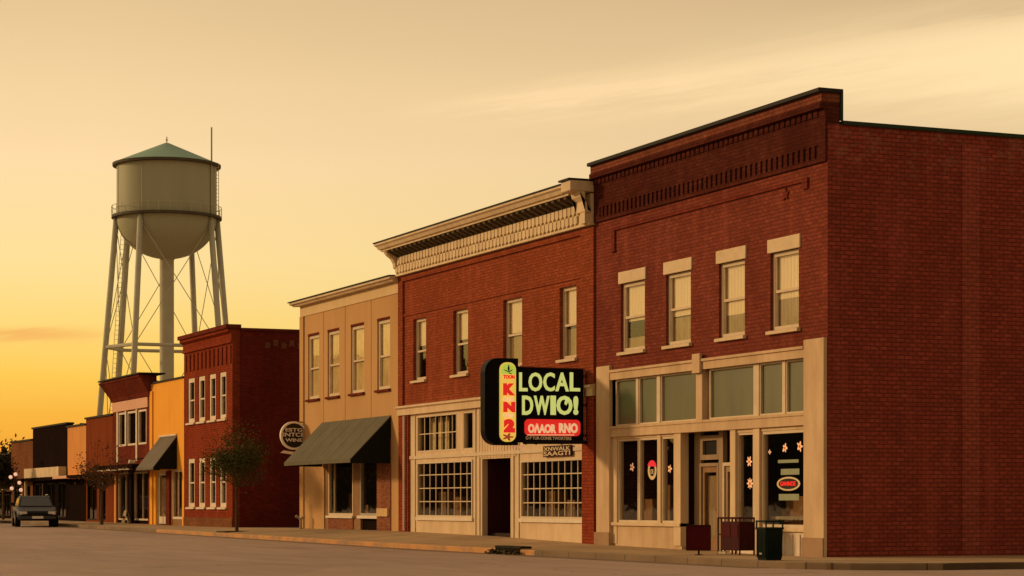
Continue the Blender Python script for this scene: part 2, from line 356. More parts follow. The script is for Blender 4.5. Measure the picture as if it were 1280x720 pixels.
# ------------------------------------------------------------------ mesh helpers
EACH = {'modillion', 'stone_pier', 'pier_base', 'mullion', 'display_counter', 'brick_pier', 'bulkhead', 'window_sill', 'door_post', 'pilaster', 'window_casing', 'side_panel', 'small_lamps', 'outlet', 'roof_vent', 'curtain', 'control_joint', 'door_panel'}
class MB:
    def __init__(s): s.v = []; s.f = []
    def box(s, x0, x1, y0, y1, z0, z1):
        if x0 > x1: x0, x1 = x1, x0
        if y0 > y1: y0, y1 = y1, y0
        if z0 > z1: z0, z1 = z1, z0
        n = len(s.v)
        s.v += [(x0,y0,z0),(x1,y0,z0),(x1,y1,z0),(x0,y1,z0),(x0,y0,z1),(x1,y0,z1),(x1,y1,z1),(x0,y1,z1)]
        s.f += [tuple(n+i for i in q) for q in ((0,3,2,1),(4,5,6,7),(0,1,5,4),(1,2,6,5),(2,3,7,6),(3,0,4,7))]
        return s
    def extr_x(s, prof, x0, x1):
        """prof: closed loop of (y,z), extruded along the street; x0/x1 may be functions of (y,z) for mitred ends"""
        n = len(s.v); k = len(prof)
        fa = x0 if callable(x0) else (lambda y, z: x0); fb = x1 if callable(x1) else (lambda y, z: x1)
        s.v += [(fa(y, z), y, z) for y, z in prof]+[(fb(y, z), y, z) for y, z in prof]
        s.f += [(n+i, n+(i+1) % k, n+k+(i+1) % k, n+k+i) for i in range(k)]
        s.f += [tuple(n+i for i in reversed(range(k))), tuple(n+k+i for i in range(k))]
        return s
    def prism(s, pts, d):
        """closed planar loop of 3-D points pushed along vector d"""
        n = len(s.v); k = len(pts)
        s.v += [tuple(p) for p in pts]+[tuple(Vector(p)+Vector(d)) for p in pts]
        s.f += [(n+i, n+(i+1) % k, n+k+(i+1) % k, n+k+i) for i in range(k)]
        s.f += [tuple(n+i for i in reversed(range(k))), tuple(n+k+i for i in range(k))]
        return s
    def tube(s, p, q, r0, r1=None, seg=8, caps=True):
        r1 = r0 if r1 is None else r1
        p, q = Vector(p), Vector(q); d = (q-p).normalized()
        a = d.orthogonal().normalized(); b = d.cross(a); n = len(s.v)
        for c, r in ((p, r0), (q, r1)):
            for i in range(seg):
                t = 2*math.pi*i/seg; s.v.append(tuple(c+a*r*math.cos(t)+b*r*math.sin(t)))
        s.f += [(n+i, n+(i+1) % seg, n+seg+(i+1) % seg, n+seg+i) for i in range(seg)]
        if caps: s.f += [tuple(n+i for i in reversed(range(seg))), tuple(n+seg+i for i in range(seg))]
        return s
    def lathe(s, prof, c=(0,0,0), seg=32):
        n = len(s.v); k = len(prof)
        for i in range(seg):
            t = 2*math.pi*i/seg
            s.v += [(c[0]+r*math.cos(t), c[1]+r*math.sin(t), c[2]+z) for r, z in prof]
        for i in range(seg):
            j = (i+1) % seg
            s.f += [(n+i*k+m, n+j*k+m, n+j*k+m+1, n+i*k+m+1) for m in range(k-1)]
        return s
    def build(s, name, mat, parent=None, smooth=False, bevel=0):
        if name in EACH and parent:                # repeated pieces: a mesh of its own for every piece
            par = list(range(len(s.v)))
            def find(a):
                while par[a] != a: par[a] = par[par[a]]; a = par[a]
                return a
            for f in s.f:
                for q in f[1:]: par[find(q)] = find(f[0])
            comps = {}
            for f in s.f: comps.setdefault(find(f[0]), []).append(f)
            if len(comps) > 1:
                for fs in comps.values():
                    ids = sorted({q for f in fs for q in f}); mp = {q: i for i, q in enumerate(ids)}
                    k = MB(); k.v = [s.v[q] for q in ids]; k.f = [tuple(mp[q] for q in f) for f in fs]
                    o = k._build(name, mat, parent, smooth, bevel)
                return o
        return s._build(name, mat, parent, smooth, bevel)
    def _build(s, name, mat, parent=None, smooth=False, bevel=0):
        me = bpy.data.meshes.new(name); me.from_pydata(s.v, [], s.f)
        bm = bmesh.new(); bm.from_mesh(me); bmesh.ops.remove_doubles(bm, verts=bm.verts, dist=1e-5) if smooth else None
        bmesh.ops.recalc_face_normals(bm, faces=bm.faces)
        if bevel:
            bmesh.ops.bevel(bm, geom=bm.edges[:], offset=bevel, segments=1, affect='EDGES', profile=.5)
        bm.to_mesh(me); bm.free()
        me.materials.append(M[mat] if isinstance(mat, str) else mat)
        if smooth:
            for p in me.polygons: p.use_smooth = True
        o = bpy.data.objects.new(name, me); COL.objects.link(o)
        if parent:
            o.parent = parent
            if not parent.parent: o.matrix_parent_inverse = Matrix.Translation(-parent.location)
        return o
def tag(o, label=None, cat=None, group=None, kind=None):
    if label: o['label'] = label
    if cat: o['category'] = cat
    if group: o['group'] = group
    if kind: o['kind'] = kind
    return o
def thing(name, label, cat, loc, group=None):
    o = bpy.data.objects.new(name, None); COL.objects.link(o); o.location = loc; o.empty_display_size = .3
    return tag(o, label, cat, group)

def wall_with_holes(mb, x0, x1, z0, z1, y0, y1, holes, axis='x'):
    xs = sorted({x0, x1, *[v for h in holes for v in h[:2]]}); zs = sorted({z0, z1, *[v for h in holes for v in h[2:]]})
    xs = [v for v in xs if x0-1e-6 <= v <= x1+1e-6]; zs = [v for v in zs if z0-1e-6 <= v <= z1+1e-6]
    n = len(mb.v); idx = {}
    def vid(x, y, z):
        k = (round(x, 5), y, round(z, 5))
        if k not in idx: idx[k] = len(mb.v); mb.v.append((x, y, z))
        return idx[k]
    solid = {}
    for i in range(len(xs)-1):
        for j in range(len(zs)-1):
            cx, cz = (xs[i]+xs[i+1])/2, (zs[j]+zs[j+1])/2
            solid[i, j] = not any(h[0] < cx < h[1] and h[2] < cz < h[3] for h in holes)
    for (i, j), ok in solid.items():
        if not ok: continue
        a, b, c, d = xs[i], xs[i+1], zs[j], zs[j+1]
        mb.f.append((vid(a,y0,c), vid(b,y0,c), vid(b,y0,d), vid(a,y0,d)))
        mb.f.append((vid(a,y1,c), vid(a,y1,d), vid(b,y1,d), vid(b,y1,c)))
        if not solid.get((i-1, j)): mb.f.append((vid(a,y0,c), vid(a,y0,d), vid(a,y1,d), vid(a,y1,c)))
        if not solid.get((i+1, j)): mb.f.append((vid(b,y0,c), vid(b,y1,c), vid(b,y1,d), vid(b,y0,d)))
        if not solid.get((i, j-1)): mb.f.append((vid(a,y0,c), vid(a,y1,c), vid(b,y1,c), vid(b,y0,c)))
        if not solid.get((i, j+1)): mb.f.append((vid(a,y0,d), vid(b,y0,d), vid(b,y1,d), vid(a,y1,d)))
    return mb

def sash_window(b, x0, x1, z0, z1, face=F, rev=.16, frame='paint_frame', fw=.085, lintel=None, sill='stone_lintel', blind=None, blind2=None, label=None, split=.5, sillx=.07):
    """double hung window: casing and meeting rail (part) with panes, sill, lintel and blinds as sub-parts"""
    y = face+rev; m = MB()
    m.box(x0, x0+fw, y-.05, y+.05, z0, z1); m.box(x1-fw, x1, y-.05, y+.05, z0, z1)
    m.box(x0+fw, x1-fw, y-.05, y+.05, z1-fw*1.1, z1); m.box(x0+fw, x1-fw, y-.05, y+.05, z0, z0+fw)
    zm = z0+(z1-z0)*split
    m.box(x0+fw, x1-fw, y-.035, y+.04, zm-.03, zm+.03)
    # inner sash stiles
    for a in (x0+fw, x1-fw-.035): m.box(a, a+.035, y-.02, y+.03, z0+fw, zm-.03); m.box(a, a+.035, y-.035, y+.015, zm+.03, z1-fw*1.1)
    w = m.build('window', frame, b)
    if label: w['label'] = label
    MB().box(x0+fw+.035, x1-fw-.035, y+.000, y+.004, zm+.03, z1-fw*1.1).build('pane', 'glass', w)
    MB().box(x0+fw+.035, x1-fw-.035, y+.018, y+.022, z0+fw, zm-.03).build('pane', 'glass', w)
    if lintel: MB().box(x0-.09, x1+.09, face-.035, face+.1, z1, z1+lintel).build('lintel', 'stone_lintel', w, bevel=.008)
    if sill: MB().extr_x([(face-.09, z0-.02), (face-.09, z0-.09), (face+.05, z0-.09), (y-.06, z0-.002), (face, z0-.001)], x0-sillx, x1+sillx).build('sill', sill, w)
    def drape(zz0, zz1, mat, nm):
        k = MB(); n = 26; pts = []
        for i in range(n+1):
            xx = x0+.02+(x1-x0-.04)*i/n; pts.append((xx, y+.042+.006*math.sin(i*1.9)+.003*math.sin(i*4.1)))
        nn = len(k.v)
        for xx, yy in pts: k.v += [(xx, yy, zz0), (xx, yy, zz1)]
        k.f += [(nn+2*i, nn+2*i+2, nn+2*i+3, nn+2*i+1) for i in range(n)]
        k.build(nm, mat, w)
    if blind: drape(z0+(z1-z0)*blind[0], z1, blind[1], 'blind')
    if blind2: drape(z0, z0+(z1-z0)*blind2[0], blind2[1], 'curtain')
    return w

def display_window(b, x0, x1, z0, z1, vs=(), hs=(), face=F, rev=.12, fw=.07, mw=.035, frame='paint_frame', name='display_window', pane='glass', label=None):
    y = face+rev; m = MB()
    if fw:
        m.box(x0, x0+fw, y-.06, y+.05, z0, z1); m.box(x1-fw, x1, y-.06, y+.05, z0, z1)
        m.box(x0+fw, x1-fw, y-.06, y+.05, z1-fw, z1); m.box(x0+fw, x1-fw, y-.06, y+.05, z0, z0+fw)
    hz = [z0+(z1-z0)*h for h in hs]
    for v in vs: xx = x0+(x1-x0)*v; m.box(xx-mw/2, xx+mw/2, y-(.045 if mw > .034 else .018), y+.012, z0+fw, z1-fw)
    xe = [x0+fw]+[x0+(x1-x0)*v for v in vs]+[x1-fw]
    for zz in hz:
        for a, c in zip(xe, xe[1:]):
            m.box(a+(mw/2 if a != xe[0] else 0), c-(mw/2 if c != xe[-1] else 0), y-(.04 if mw > .034 else .015), y+.01, zz-mw/2, zz+mw/2)
    w = m.build(name, frame, b)
    if label: w['label'] = label
    MB().box(x0+fw*.5, x1-fw*.5, y-.003, y+.003, z0+fw*.5, z1-fw*.5).build('pane', pane, w)
    return w

def door(b, x0, x1, z0, z1, face, frame='paint_frame', leaf='wood_door', pane=True, name='door'):
    m = MB(); m.box(x0, x0+.07, face-.03, face+.08, z0, z1); m.box(x1-.07, x1, face-.03, face+.08, z0, z1); m.box(x0+.07, x1-.07, face-.03, face+.08, z1-.08, z1)
    d = m.build('door_frame', frame, b)
    l = MB(); a, c = x0+.08, x1-.08
    if pane:
        l.box(a, a+.10, face+.01, face+.06, z0+.02, z1-.09); l.box(c-.10, c, face+.01, face+.06, z0+.02, z1-.09)
        l.box(a+.10, c-.10, face+.01, face+.06, z0+.02, z0+.35); l.box(a+.10, c-.10, face+.01, face+.06, z1-.22, z1-.09)
        dl = l.build(name, leaf, b)
        MB().box(a+.095, c-.095, face+.03, face+.036, z0+.34, z1-.21).build('pane', 'glass', dl)
        MB().box(a+.1, c-.1, face+.10, face+.11, z0+.35, z1-.3).build('curtain', 'curtain_dim', dl)
    else:
        l.box(a, c, face+.02, face+.06, z0+.02, z1-.09)
        for zz0, zz1 in ((.12, .45), (.5, .92)):
            l.box(a+.12, c-.12, face+.006, face+.02, z0+(z1-z0)*zz0, z0+(z1-z0)*zz1-.1)
        dl = l.build(name, leaf, b)
    MB().tube((c-.06, face-.03, z0+1.0), (c-.06, face-.03, z0+1.18), .012).tube((c-.06, face-.03, z0+1.02), (c-.06, face+.02, z0+1.02), .01).build('handle', 'chrome', dl)
    return dl

def shell(b, x0, x1, z1, depth, wallmat, sidemat=None, roofz=None, floors=(3.6,), left=True, right=True, zb=-.4):
    """side walls, back wall, roof and inner floors behind a facade slab .3 thick"""
    sidemat = sidemat or wallmat
    if right: MB().box(x1-.3, x1, F+.3, F+depth, zb, z1).build('side_wall', sidemat, b)
    if left: MB().box(x0, x0+.3, F+.3, F+depth, zb, z1).build('side_wall', sidemat, b)
    MB().box(x0+.3, x1-.3, F+depth-.3, F+depth, zb, z1).build('back_wall', wallmat, b)
    rz = roofz if roofz is not None else z1-.5
    MB().box(x0+.3, x1-.3, F+.3, F+depth-.3, rz-.25, rz).build('roof', 'roof_tar', b)
    inn = MB()
    for f in floors: inn.box(x0+.3, x1-.3, F+.32, F+depth-.3, f-.15, f+.15)
    inn.box(x0+.3, x1-.3, F+4.5, F+4.6, zb, rz-.26)     # partition: the shops are shallow rooms
    inn.box(x0+.3, x1-.3, F+.32, F+4.49, -.1, .02 if x1 > -50 else .26)
    inn.build('interior_wall', 'interior', b)

def text_mesh(txt, mat, parent, origin, u, v, height, width=None, depth=.02, bold=.0, name='lettering', kind=None):
    """flat raised lettering; origin is the lower-left corner, u/v unit vectors of the sign's face"""
    cu = bpy.data.curves.new('t', 'FONT'); cu.body = txt; cu.size = 1; cu.extrude = depth*.5; cu.offset = bold; cu.resolution_u = 3
    ob = bpy.data.objects.new('t', cu); COL.objects.link(ob)
    dg = bpy.context.evaluated_depsgraph_get(); me = bpy.data.meshes.new_from_object(ob.evaluated_get(dg))
    bpy.data.objects.remove(ob); bpy.data.curves.remove(cu)
    xs = [q.co.x for q in me.vertices]; ys = [q.co.y for q in me.vertices]
    x0, x1, y0, y1 = min(xs), max(xs), min(ys), max(ys)
    sy = height/(y1-y0); sx_ = (width/(x1-x0)) if width else sy
    u, v = Vector(u), Vector(v); w = u.cross(v); o = Vector(origin)
    for q in me.vertices:
        q.co = o+u*((q.co.x-x0)*sx_)+v*((q.co.y-y0)*sy)+w*q.co.z
    me.materials.clear(); me.materials.append(M[mat])
    ob = bpy.data.objects.new(name, me); COL.objects.link(ob)
    if parent:
        ob.parent = parent
        if not parent.parent: ob.matrix_parent_inverse = Matrix.Translation(-parent.location)
    return ob

# ------------------------------------------------------------------ ground
def ground():
    xs = [-2500, -600, -300, -160, -115, -100, -85, -70, -58, -40, 0, 200, 1500]; ys = [-1500, -200, -40, 0, 15, 22, 60, 300, 2500]
    m = MB()
    for x in xs:
        for y in ys: m.v.append((x, y, z_road(x)))
    k = len(ys)
    m.f = [(i*k+j, (i+1)*k+j, (i+1)*k+j+1, i*k+j+1) for i in range(len(xs)-1) for j in range(k-1)]
    tag(m.build('road', 'asphalt'), kind='structure')
ground()
def sky_blocker():
    # unseen dark bank, added to keep bright sky out of the shop windows' reflections
    m = MB(); n = 60; rnd = random.Random(2)
    for i in range(n+1):
        a = R(-2-104*i/n); d = 420; ux, uy = -math.cos(a), math.sin(a); h = 21+4*noise.noise(Vector((i*.23, 0, 3)))+1.2*rnd.random()
        if i < 9: h = 31+rnd.random()
        if i < 2: h *= (i+1)/3
        for dd, z in ((0, -1), (12, h*.6), (30, h), (70, h*1.05), (160, -1)): m.v.append((ux*(d+dd), uy*(d+dd), z))
    m.f = [(i*5+j, (i+1)*5+j, (i+1)*5+j+1, i*5+j+1) for i in range(n) for j in range(4)]
    tag(m.build('unseen_sky_blocker', 'leaf_dark'), kind='structure')
sky_blocker()
CX, CYR = -41.4, F
def walk_paths():
    outer, inner = [], []
    xs = [-300, -160, -140, -125, -115, -105, -95, -90, -87, -82, -78, -73, -68, -64, -60, -56, -53, -50, -47, -44, -42, -40, -38.5]
    for x in xs: outer.append((x, KY)); inner.append((min(x, CX), F+.12 if x < -300 else F+.05))
    for i in range(1, 9):
        t = R(90*i/8); outer.append((-38.5+2.5*math.sin(t), KY+2.5-2.5*math.cos(t))); inner.append((CX, F+.05))
    for y in (27, 30, 36, 50, 80): outer.append((-36, y)); inner.append((CX, y))
    return outer, inner
outer, inner = walk_paths()
def sidewalk():
    m = MB(); n = len(outer)
    def off(i, d):     # outer point moved inwards by d
        a = Vector(outer[max(0, i-1)]); b = Vector(outer[min(n-1, i+1)]); t = (b-a).normalized(); return Vector(outer[i])+Vector((-t.y, t.x))*d
    S_ = 4
    for i in range(n):
        o = off(i, .16); q = Vector(inner[i])
        for k in range(S_+1):
            p = o.lerp(q, k/S_); zo = z_road(o.x)+.13; zi = z_front(q.x)
            m.v.append((p.x, p.y, zo+(zi-zo)*k/S_))
    m.f = [(i*(S_+1)+k, (i+1)*(S_+1)+k, (i+1)*(S_+1)+k+1, i*(S_+1)+k+1) for i in range(n-1) for k in range(S_)]
    tag(m.build('sidewalk', 'sidewalk_mat', smooth=False), kind='structure')
    def kerb(i0, i1, mat, name):
        m = MB()
        for i in range(i0, i1+1):
            o = Vector(outer[i]); q = off(i, .157); z = z_road(o.x); r = off(i, .02)
            m.v += [(o.x, o.y, z-.1), (o.x, o.y, z+.115), (r.x, r.y, z+.136), (q.x, q.y, z+.136), (q.x, q.y, z-.1)]
        k = i1-i0
        m.f = [(j*5+a, (j+1)*5+a, (j+1)*5+a+1, j*5+a+1) for j in range(k) for a in range(4)]
        m.f += [(0, 1, 2, 3, 4), tuple(k*5+a for a in reversed(range(5)))]
        tag(m.build(name, mat), kind='structure')
    i_a = min(range(23), key=lambda i: abs(outer[i][0]+87)); i_b = min(range(23), key=lambda i: abs(outer[i][0]+50))
    kerb(0, i_a, 'kerb_mat', 'kerb'); kerb(i_a, i_b, 'kerb_paint', 'painted_kerb'); kerb(i_b, n-1, 'kerb_mat', 'kerb')
    # gutter pan and paved lot between the brick building and the tan one
    g = MB()
    for x in [q[0] for q in outer[:23]]: g.v += [(x, KY-.45, z_road(x)+.004), (x, KY+.01, z_road(x)+.006)]
    g.f = [(2*i, 2*i+2, 2*i+3, 2*i+1) for i in range(22)]
    tag(g.build('gutter', 'kerb_mat'), kind='structure')
    l = MB(); l.v = [(-86.7, F+.05, .174), (-77.9, F+.05, .23), (-77.9, F+30, .23), (-86.7, F+30, .174)]; l.f = [(0, 1, 2, 3)]
    tag(l.build('paved_lot', 'lot_mat'), kind='structure')
sidewalk()

# ================================================================== BUILDING 1: the corner brick building
def corner_building():
    x0, x1 = FX(744.5), -41.4
    b = thing('corner_building', 'two-storey dark red brick corner building with plain brick side wall and wide stone-framed storefront', 'building', ((x0+x1)/2, F, 0))
    wins = [(776, 806), (832.5, 863.5), (898.5, 931), (963, 998.5)]
    W4 = [(FX(a), FX(c), 4.97, 6.70) for a, c in wins]
    sx0, sx1 = FX(765.5), FX(1008.5)               # storefront opening between the stone piers
    sf = (sx0, sx1, -.5, 4.28)
    m = MB(); wall_with_holes(m, x0, x1, -.4, 8.42, F, F+.3, W4+[sf]); m.build('wall', 'brick_corner', b)
    # upper frieze in brick darkened by soot and painted-in shade, slightly corbelled forward
    m = MB(); m.box(x0, x1, F-.055, F+.3, 8.80, 9.40); m.box(x0, x1, F-.055, F-.02, 8.42, 8.52); m.box(x0, x1, F-.02, F+.3, 8.42, 8.80)
    m.box(x0, x0+.35, F-.055, F-.02, 8.52, 8.80); m.box(x1-.3, x1, F-.055, F-.02, 8.52, 8.80)
    m.build('frieze', 'brick_soot_shade', b)
    m = MB(); xx = x0+.42
    while xx < x1-.36: m.box(xx, xx+.12, F-.055, F-.022, 8.52, 8.80); xx += .235
    m.build('brick_dentils', 'brick_soot_shade', b)
    m = MB(); xx = x0+.1
    while xx < x1-.3: m.box(xx, xx+.15, F-.095, F-.072, 9.40, 9.55); xx += .235
    m.box(x0, x1, F-.07, F+.3, 9.40, 9.55); m.build('brick_corbels', 'brick_soot_shade', b)
    MB().box(x0, x1, F-.19, F+.3, 9.55, 9.68).build('parapet', 'brick_soot_shade', b); MB().box(x0, x1, F-.15, F+.3, 9.68, 9.88).build('parapet', 'brick_soot_light', b)
    MB().box(x0-.02, x1+.06, F-.25, F+.36, 9.88, 9.97).build('coping', 'coping_metal', b, bevel=.01)
    # thin raised string with dropped ends below the frieze
    a, c = FX(766), FX(1011); m = MB()
    m.box(a, c, F-.045, F+.01, 8.10, 8.18); m.box(a, a+.18, F-.045, F+.01, 7.62, 8.10); m.box(c-.22, c, F-.045, F+.01, 7.94, 8.10)
    m.box(a-.03, a+.21, F-.06, F+.01, 7.55, 7.62); m.build('string_course', 'brick_dark', b)
    ax, azz = FX(983), FZ(983, 243); pts = []
    for i in range(10): q = 2*math.pi*i/10+math.pi/2; rr_ = .15 if i % 2 == 0 else .07; pts.append((ax+rr_*math.cos(q), F-.03, azz+rr_*math.sin(q)))
    MB().prism(pts, (0, .028, 0)).build('wall_anchor', 'brick_dark', b)
    # side wall
    m = MB(); m.box(x1-.3, x1, F+.3, F+26, -.4, 9.22); m.build('side_wall', 'brick_side', b)
    MB().box(x1+.0005, x1+.004, F, F+.3, -.4, 9.22).build('side_wall', 'brick_side', b)
    MB().box(x1, x1+.035, 28.45, 28.9, -.4, 9.0).build('pilaster', 'brick_side_light', b)
    MB().box(x1, x1+.03, F+.0, F+26, -.4, .10).build('plinth', 'brick_side', b)
    MB().box(x1-.36, x1+.06, F+.36, F+26, 9.22, 9.30).build('coping', 'coping_green', b)
    MB().box(x1-.02, x1+.05, F+.302, F+.36, 9.30, 9.97).build('flashing', 'coping_green', b)
    MB().box(x0, x0+.3, F+.3, F+26, -.4, 9.1).build('side_wall', 'brick_side', b)
    MB().box(x0+.3, x1-.3, F+25.7, F+26, -.4, 9.1).build('back_wall', 'brick_side', b)
    MB().box(x0+.3, x1-.3, F+.3, F+25.7, 8.3, 8.5).build('roof', 'roof_tar', b)
    inn = MB(); inn.box(x0+.3, x1-.3, F+.32, F+25.7, 4.5, 4.7); inn.box(x0+.3, x1-.3, F+5, F+5.1, -.3, 8.29)
    inn.box(x0+.3, x1-.3, F+.32, F+4.99, -.2, .0); inn.build('interior_wall', 'interior', b)
    # upper windows
    for i, (a, c, z0, z1) in enumerate(W4):
        sash_window(b, a, c, z0, z1, rev=.12, lintel=.30, blind=((.44, .40, .30, .40)[i], 'blind'), blind2=((.0, .38, .30, .40)[i] or .2, 'curtain_dim'))
    # storefront stonework
    m = MB()
    m.box(FX(749), sx0, F-.09, F+.3, -.4, 4.66); m.box(sx1, x1-.003, F-.09, F-.002, -.4, 4.66)
    m.build('stone_pier', 'stone_cream', b, bevel=.012)
    m = MB(); m.box(FX(747.5), sx0+.03, F-.12, F-.091, -.4, .38); m.box(sx1-.03, x1+.0, F-.12, F-.091, -.4, .38); m.build('pier_base', 'stone_base', b)
    m = MB(); m.box(sx0, sx1, F-.07, F+.25, 4.28, 4.47); m.box(sx0, sx1, F-.11, F+.25, 4.47, 4.53); m.build('stone_lintel_band', 'stone_cream', b)
    cxm = (FX(876)); m = MB(); m.box(cxm-.16, cxm+.16, F-.05, F+.2, 3.09, 4.279); m.box(cxm-.2, cxm+.2, F-.14, F-.071, 4.2, 4.66); m.build('centre_post', 'stone_cream', b, bevel=.01)
    m = MB(); m.box(sx0, sx1, F-.06, F+.24, 2.82, 3.09); m.box(sx0, sx1, F-.085, F-.061, 3.03, 3.09); m.build('transom_beam', 'stone_cream', b)
    # green transom lights: three either side of the post
    px_l = [(768, 794), (797, 820), (824, 873.0)]; px_r = [(885, 941), (947.5, 977), (980.5, 1008.5)]
    for a, c in px_l+px_r:
        X0, X1 = FX(a), FX(c); X0 = max(X0, sx0); X1 = min(X1, sx1)
        if X0 < cxm < X1: pass
        display_window(b, X0, X1, 3.09, 4.28, rev=.10, fw=.045, name='transom_window', pane='transom_green')
    m = MB()
    prev = None
    for a, c in px_l+px_r:
        X0, X1 = max(FX(a), sx0), min(FX(c), sx1)
        if prev is not None and not (prev < cxm < X0): m.box(prev, X0, F+.02, F+.16, 3.09, 4.28)
        prev = X1
    m.build('mullion', 'paint_frame', b)
    # display windows, left group
    rx0, rx1 = FX(851.5), FX(913.5)               # recessed entrance
    gx = [(771, 796.5), (797, 821.5), (825.5, 843)]
    for a, c in gx: display_window(b, FX(a), FX(c), .64, 2.76, rev=.10, fw=.06)
    m = MB(); m.box(sx0, FX(771), F, F+.2, .1, 2.82); m.box(FX(821.5), FX(825.5), F, F+.2, .64, 2.82); m.box(FX(843), rx0, F-.02, F+.2, .1, 2.82)
    m.box(FX(771), FX(821.5), F+.02, F+.2, 2.76, 2.82); m.box(FX(825.5), FX(843), F+.02, F+.2, 2.76, 2.82); m.build('mullion', 'paint_cream', b)
    m = MB(); m.box(sx0+.002, rx0-.002, F+.015, F+.28, -.3, .56); m.build('bulkhead', 'stone_cream', b)
    MB().box(sx0, rx0, F-.05, F+.25, .56, .64).build('window_sill', 'paint_cream', b)
    # right group
    display_window(b, FX(920), FX(942), .50, 2.74, rev=.10, fw=.055); display_window(b, FX(950), sx1, .58, 2.74, rev=.10, fw=.07)
    m = MB(); m.box(rx1, FX(920), F-.02, F+.2, -.3, 2.82); m.box(FX(942), FX(950), F-.02, F+.2, -.3, 2.82); m.box(FX(920), FX(942), F+.02, F+.2, 2.74, 2.82); m.box(FX(950), sx1, F+.02, F+.2, 2.74, 2.82)
    m.build('mullion', 'paint_cream', b)
    m = MB(); m.box(FX(920), FX(942), F+.02, F+.25, -.3, .50); m.box(FX(950), sx1, F+.02, F+.25, -.3, .50)
    X = FX(950)
    for i in range(6): m.box(X+.07+i*.33, X+.10+i*.33, F-.005, F+.02, -.1, .44)
    m.build('bulkhead', 'paint_white', b)
    MB().box(FX(950), sx1, F-.05, F+.25, .50, .58).build('window_sill', 'paint_cream', b)
    # recess with the two doors, door heads and a boxed air vent over the first
    yb = F+.34
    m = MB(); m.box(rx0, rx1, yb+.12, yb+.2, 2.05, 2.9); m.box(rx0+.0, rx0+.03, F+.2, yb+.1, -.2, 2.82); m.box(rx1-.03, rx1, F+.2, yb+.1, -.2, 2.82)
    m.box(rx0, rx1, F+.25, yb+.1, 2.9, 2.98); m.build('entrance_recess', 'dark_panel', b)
    d1, d2, d3 = rx0+.35, rx0+1.30, rx0+1.50
    door(b, d1, d2, -.05, 2.08, yb, frame='recess_trim', leaf='wood_door'); door(b, d3, rx1-.05, -.05, 2.08, yb, frame='paint_frame', leaf='recess_trim')
    MB().box(rx0+.03, d1, yb+.0, yb+.1, -.2, 2.82).box(d2, d3, yb-.02, yb+.1, -.2, 2.82).box(rx1-.05, rx1-.03, yb, yb+.1, -.2, 2.82).build('door_post', 'recess_trim', b)
    v = MB(); v.box(d1, d1+.12, yb-.01, yb+.08, 2.16, 2.74); v.box(d2-.12, d2, yb-.01, yb+.08, 2.16, 2.74); v.box(d1+.12, d2-.12, yb-.01, yb+.08, 2.62, 2.74); v.box(d1+.12, d2-.12, yb-.01, yb+.08, 2.16, 2.28)
    vv = v.build('air_vent', 'recess_trim', b); MB().box(d1+.1, d2-.1, yb+.05, yb+.09, 2.2, 2.7).build('grille', 'black_metal', vv)
    MB().box(rx0, rx1, F+.0, F+1.2, -.2, -.02+.02).build('doorstep', 'stone_base', b)
    # things on show inside: a counter and shelves so the glass is not empty
    m = MB()
    for a, c, z in ((773, 793, .95), (800, 815, 1.3), (953, 1003, 1.0)):
        m.box(FX(a), FX(c), F+.5, F+.9, 0, z); m.box(FX(a)+.1, FX(c)-.1, F+.55, F+.8, z, z+.28)
    m.build('display_counter', 'wood_door', b)
    MB().box(FX(951), sx1-.05, F+.25, F+.34, .76, .83).build('display_shelf', 'pipe_grey', b)
    return b
corner_building()

# ---- flowers and signs stuck to the corner building's glass
GY = F+.092
def flower(px, py, r, label, nb=6, mid='flower_mid'):
    X, Z = FX(px), FZ(px, py)
    pts = []
    n = nb*6
    for i in range(n):
        t = 2*math.pi*i/n; rr = r*(.70+.28*math.cos(nb*t+.4*math.sin(t*2+px))+random.uniform(-.10, .10)); pts.append((X+rr*math.cos(t)*1.08, GY, Z+rr*math.sin(t)))
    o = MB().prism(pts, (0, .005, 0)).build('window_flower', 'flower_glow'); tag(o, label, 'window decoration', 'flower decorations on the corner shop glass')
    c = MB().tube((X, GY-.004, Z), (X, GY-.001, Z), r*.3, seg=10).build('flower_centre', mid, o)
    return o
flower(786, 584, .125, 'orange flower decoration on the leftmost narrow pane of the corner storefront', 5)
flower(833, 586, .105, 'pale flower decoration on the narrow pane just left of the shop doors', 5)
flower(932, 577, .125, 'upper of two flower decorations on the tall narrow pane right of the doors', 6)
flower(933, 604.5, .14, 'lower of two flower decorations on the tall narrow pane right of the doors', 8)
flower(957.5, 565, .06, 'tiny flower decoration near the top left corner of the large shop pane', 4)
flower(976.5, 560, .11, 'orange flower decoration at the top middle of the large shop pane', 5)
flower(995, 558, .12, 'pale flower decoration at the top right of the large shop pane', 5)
def ring_sign():
    X, Z = FX(811), FZ(811, 588); r = .235
    t = thing('ring_sign', 'round cream ring sign with a red cap on the second pane of the corner storefront', 'window sign', (X, GY, Z))
    m = MB(); n = 24
    for i in range(n):
        a, c = 2*math.pi*i/n, 2*math.pi*(i+1)/n
        m.prism([(X+r*math.cos(a), GY, Z+r*math.sin(a)), (X+r*math.cos(c), GY, Z+r*math.sin(c)), (X+r*.62*math.cos(c), GY, Z+r*.62*math.sin(c)), (X+r*.62*math.cos(a), GY, Z+r*.62*math.sin(a))], (0, .005, 0))
    m.build('ring', 'ring_cream', t)
    pts = [(X+r*1.05*math.cos(R(a)), GY-.008, Z+.06+r*.82*math.sin(R(a))) for a in range(8, 173, 12)]
    MB().prism(pts, (0, .006, 0)).build('cap', 'cap_red', t)
    text_mesh('OE', 'ring_cream', t, (X-.09, GY-.004, Z-.09), (1, 0, 0), (0, 0, 1), .12, .18, .006, .02)
ring_sign()
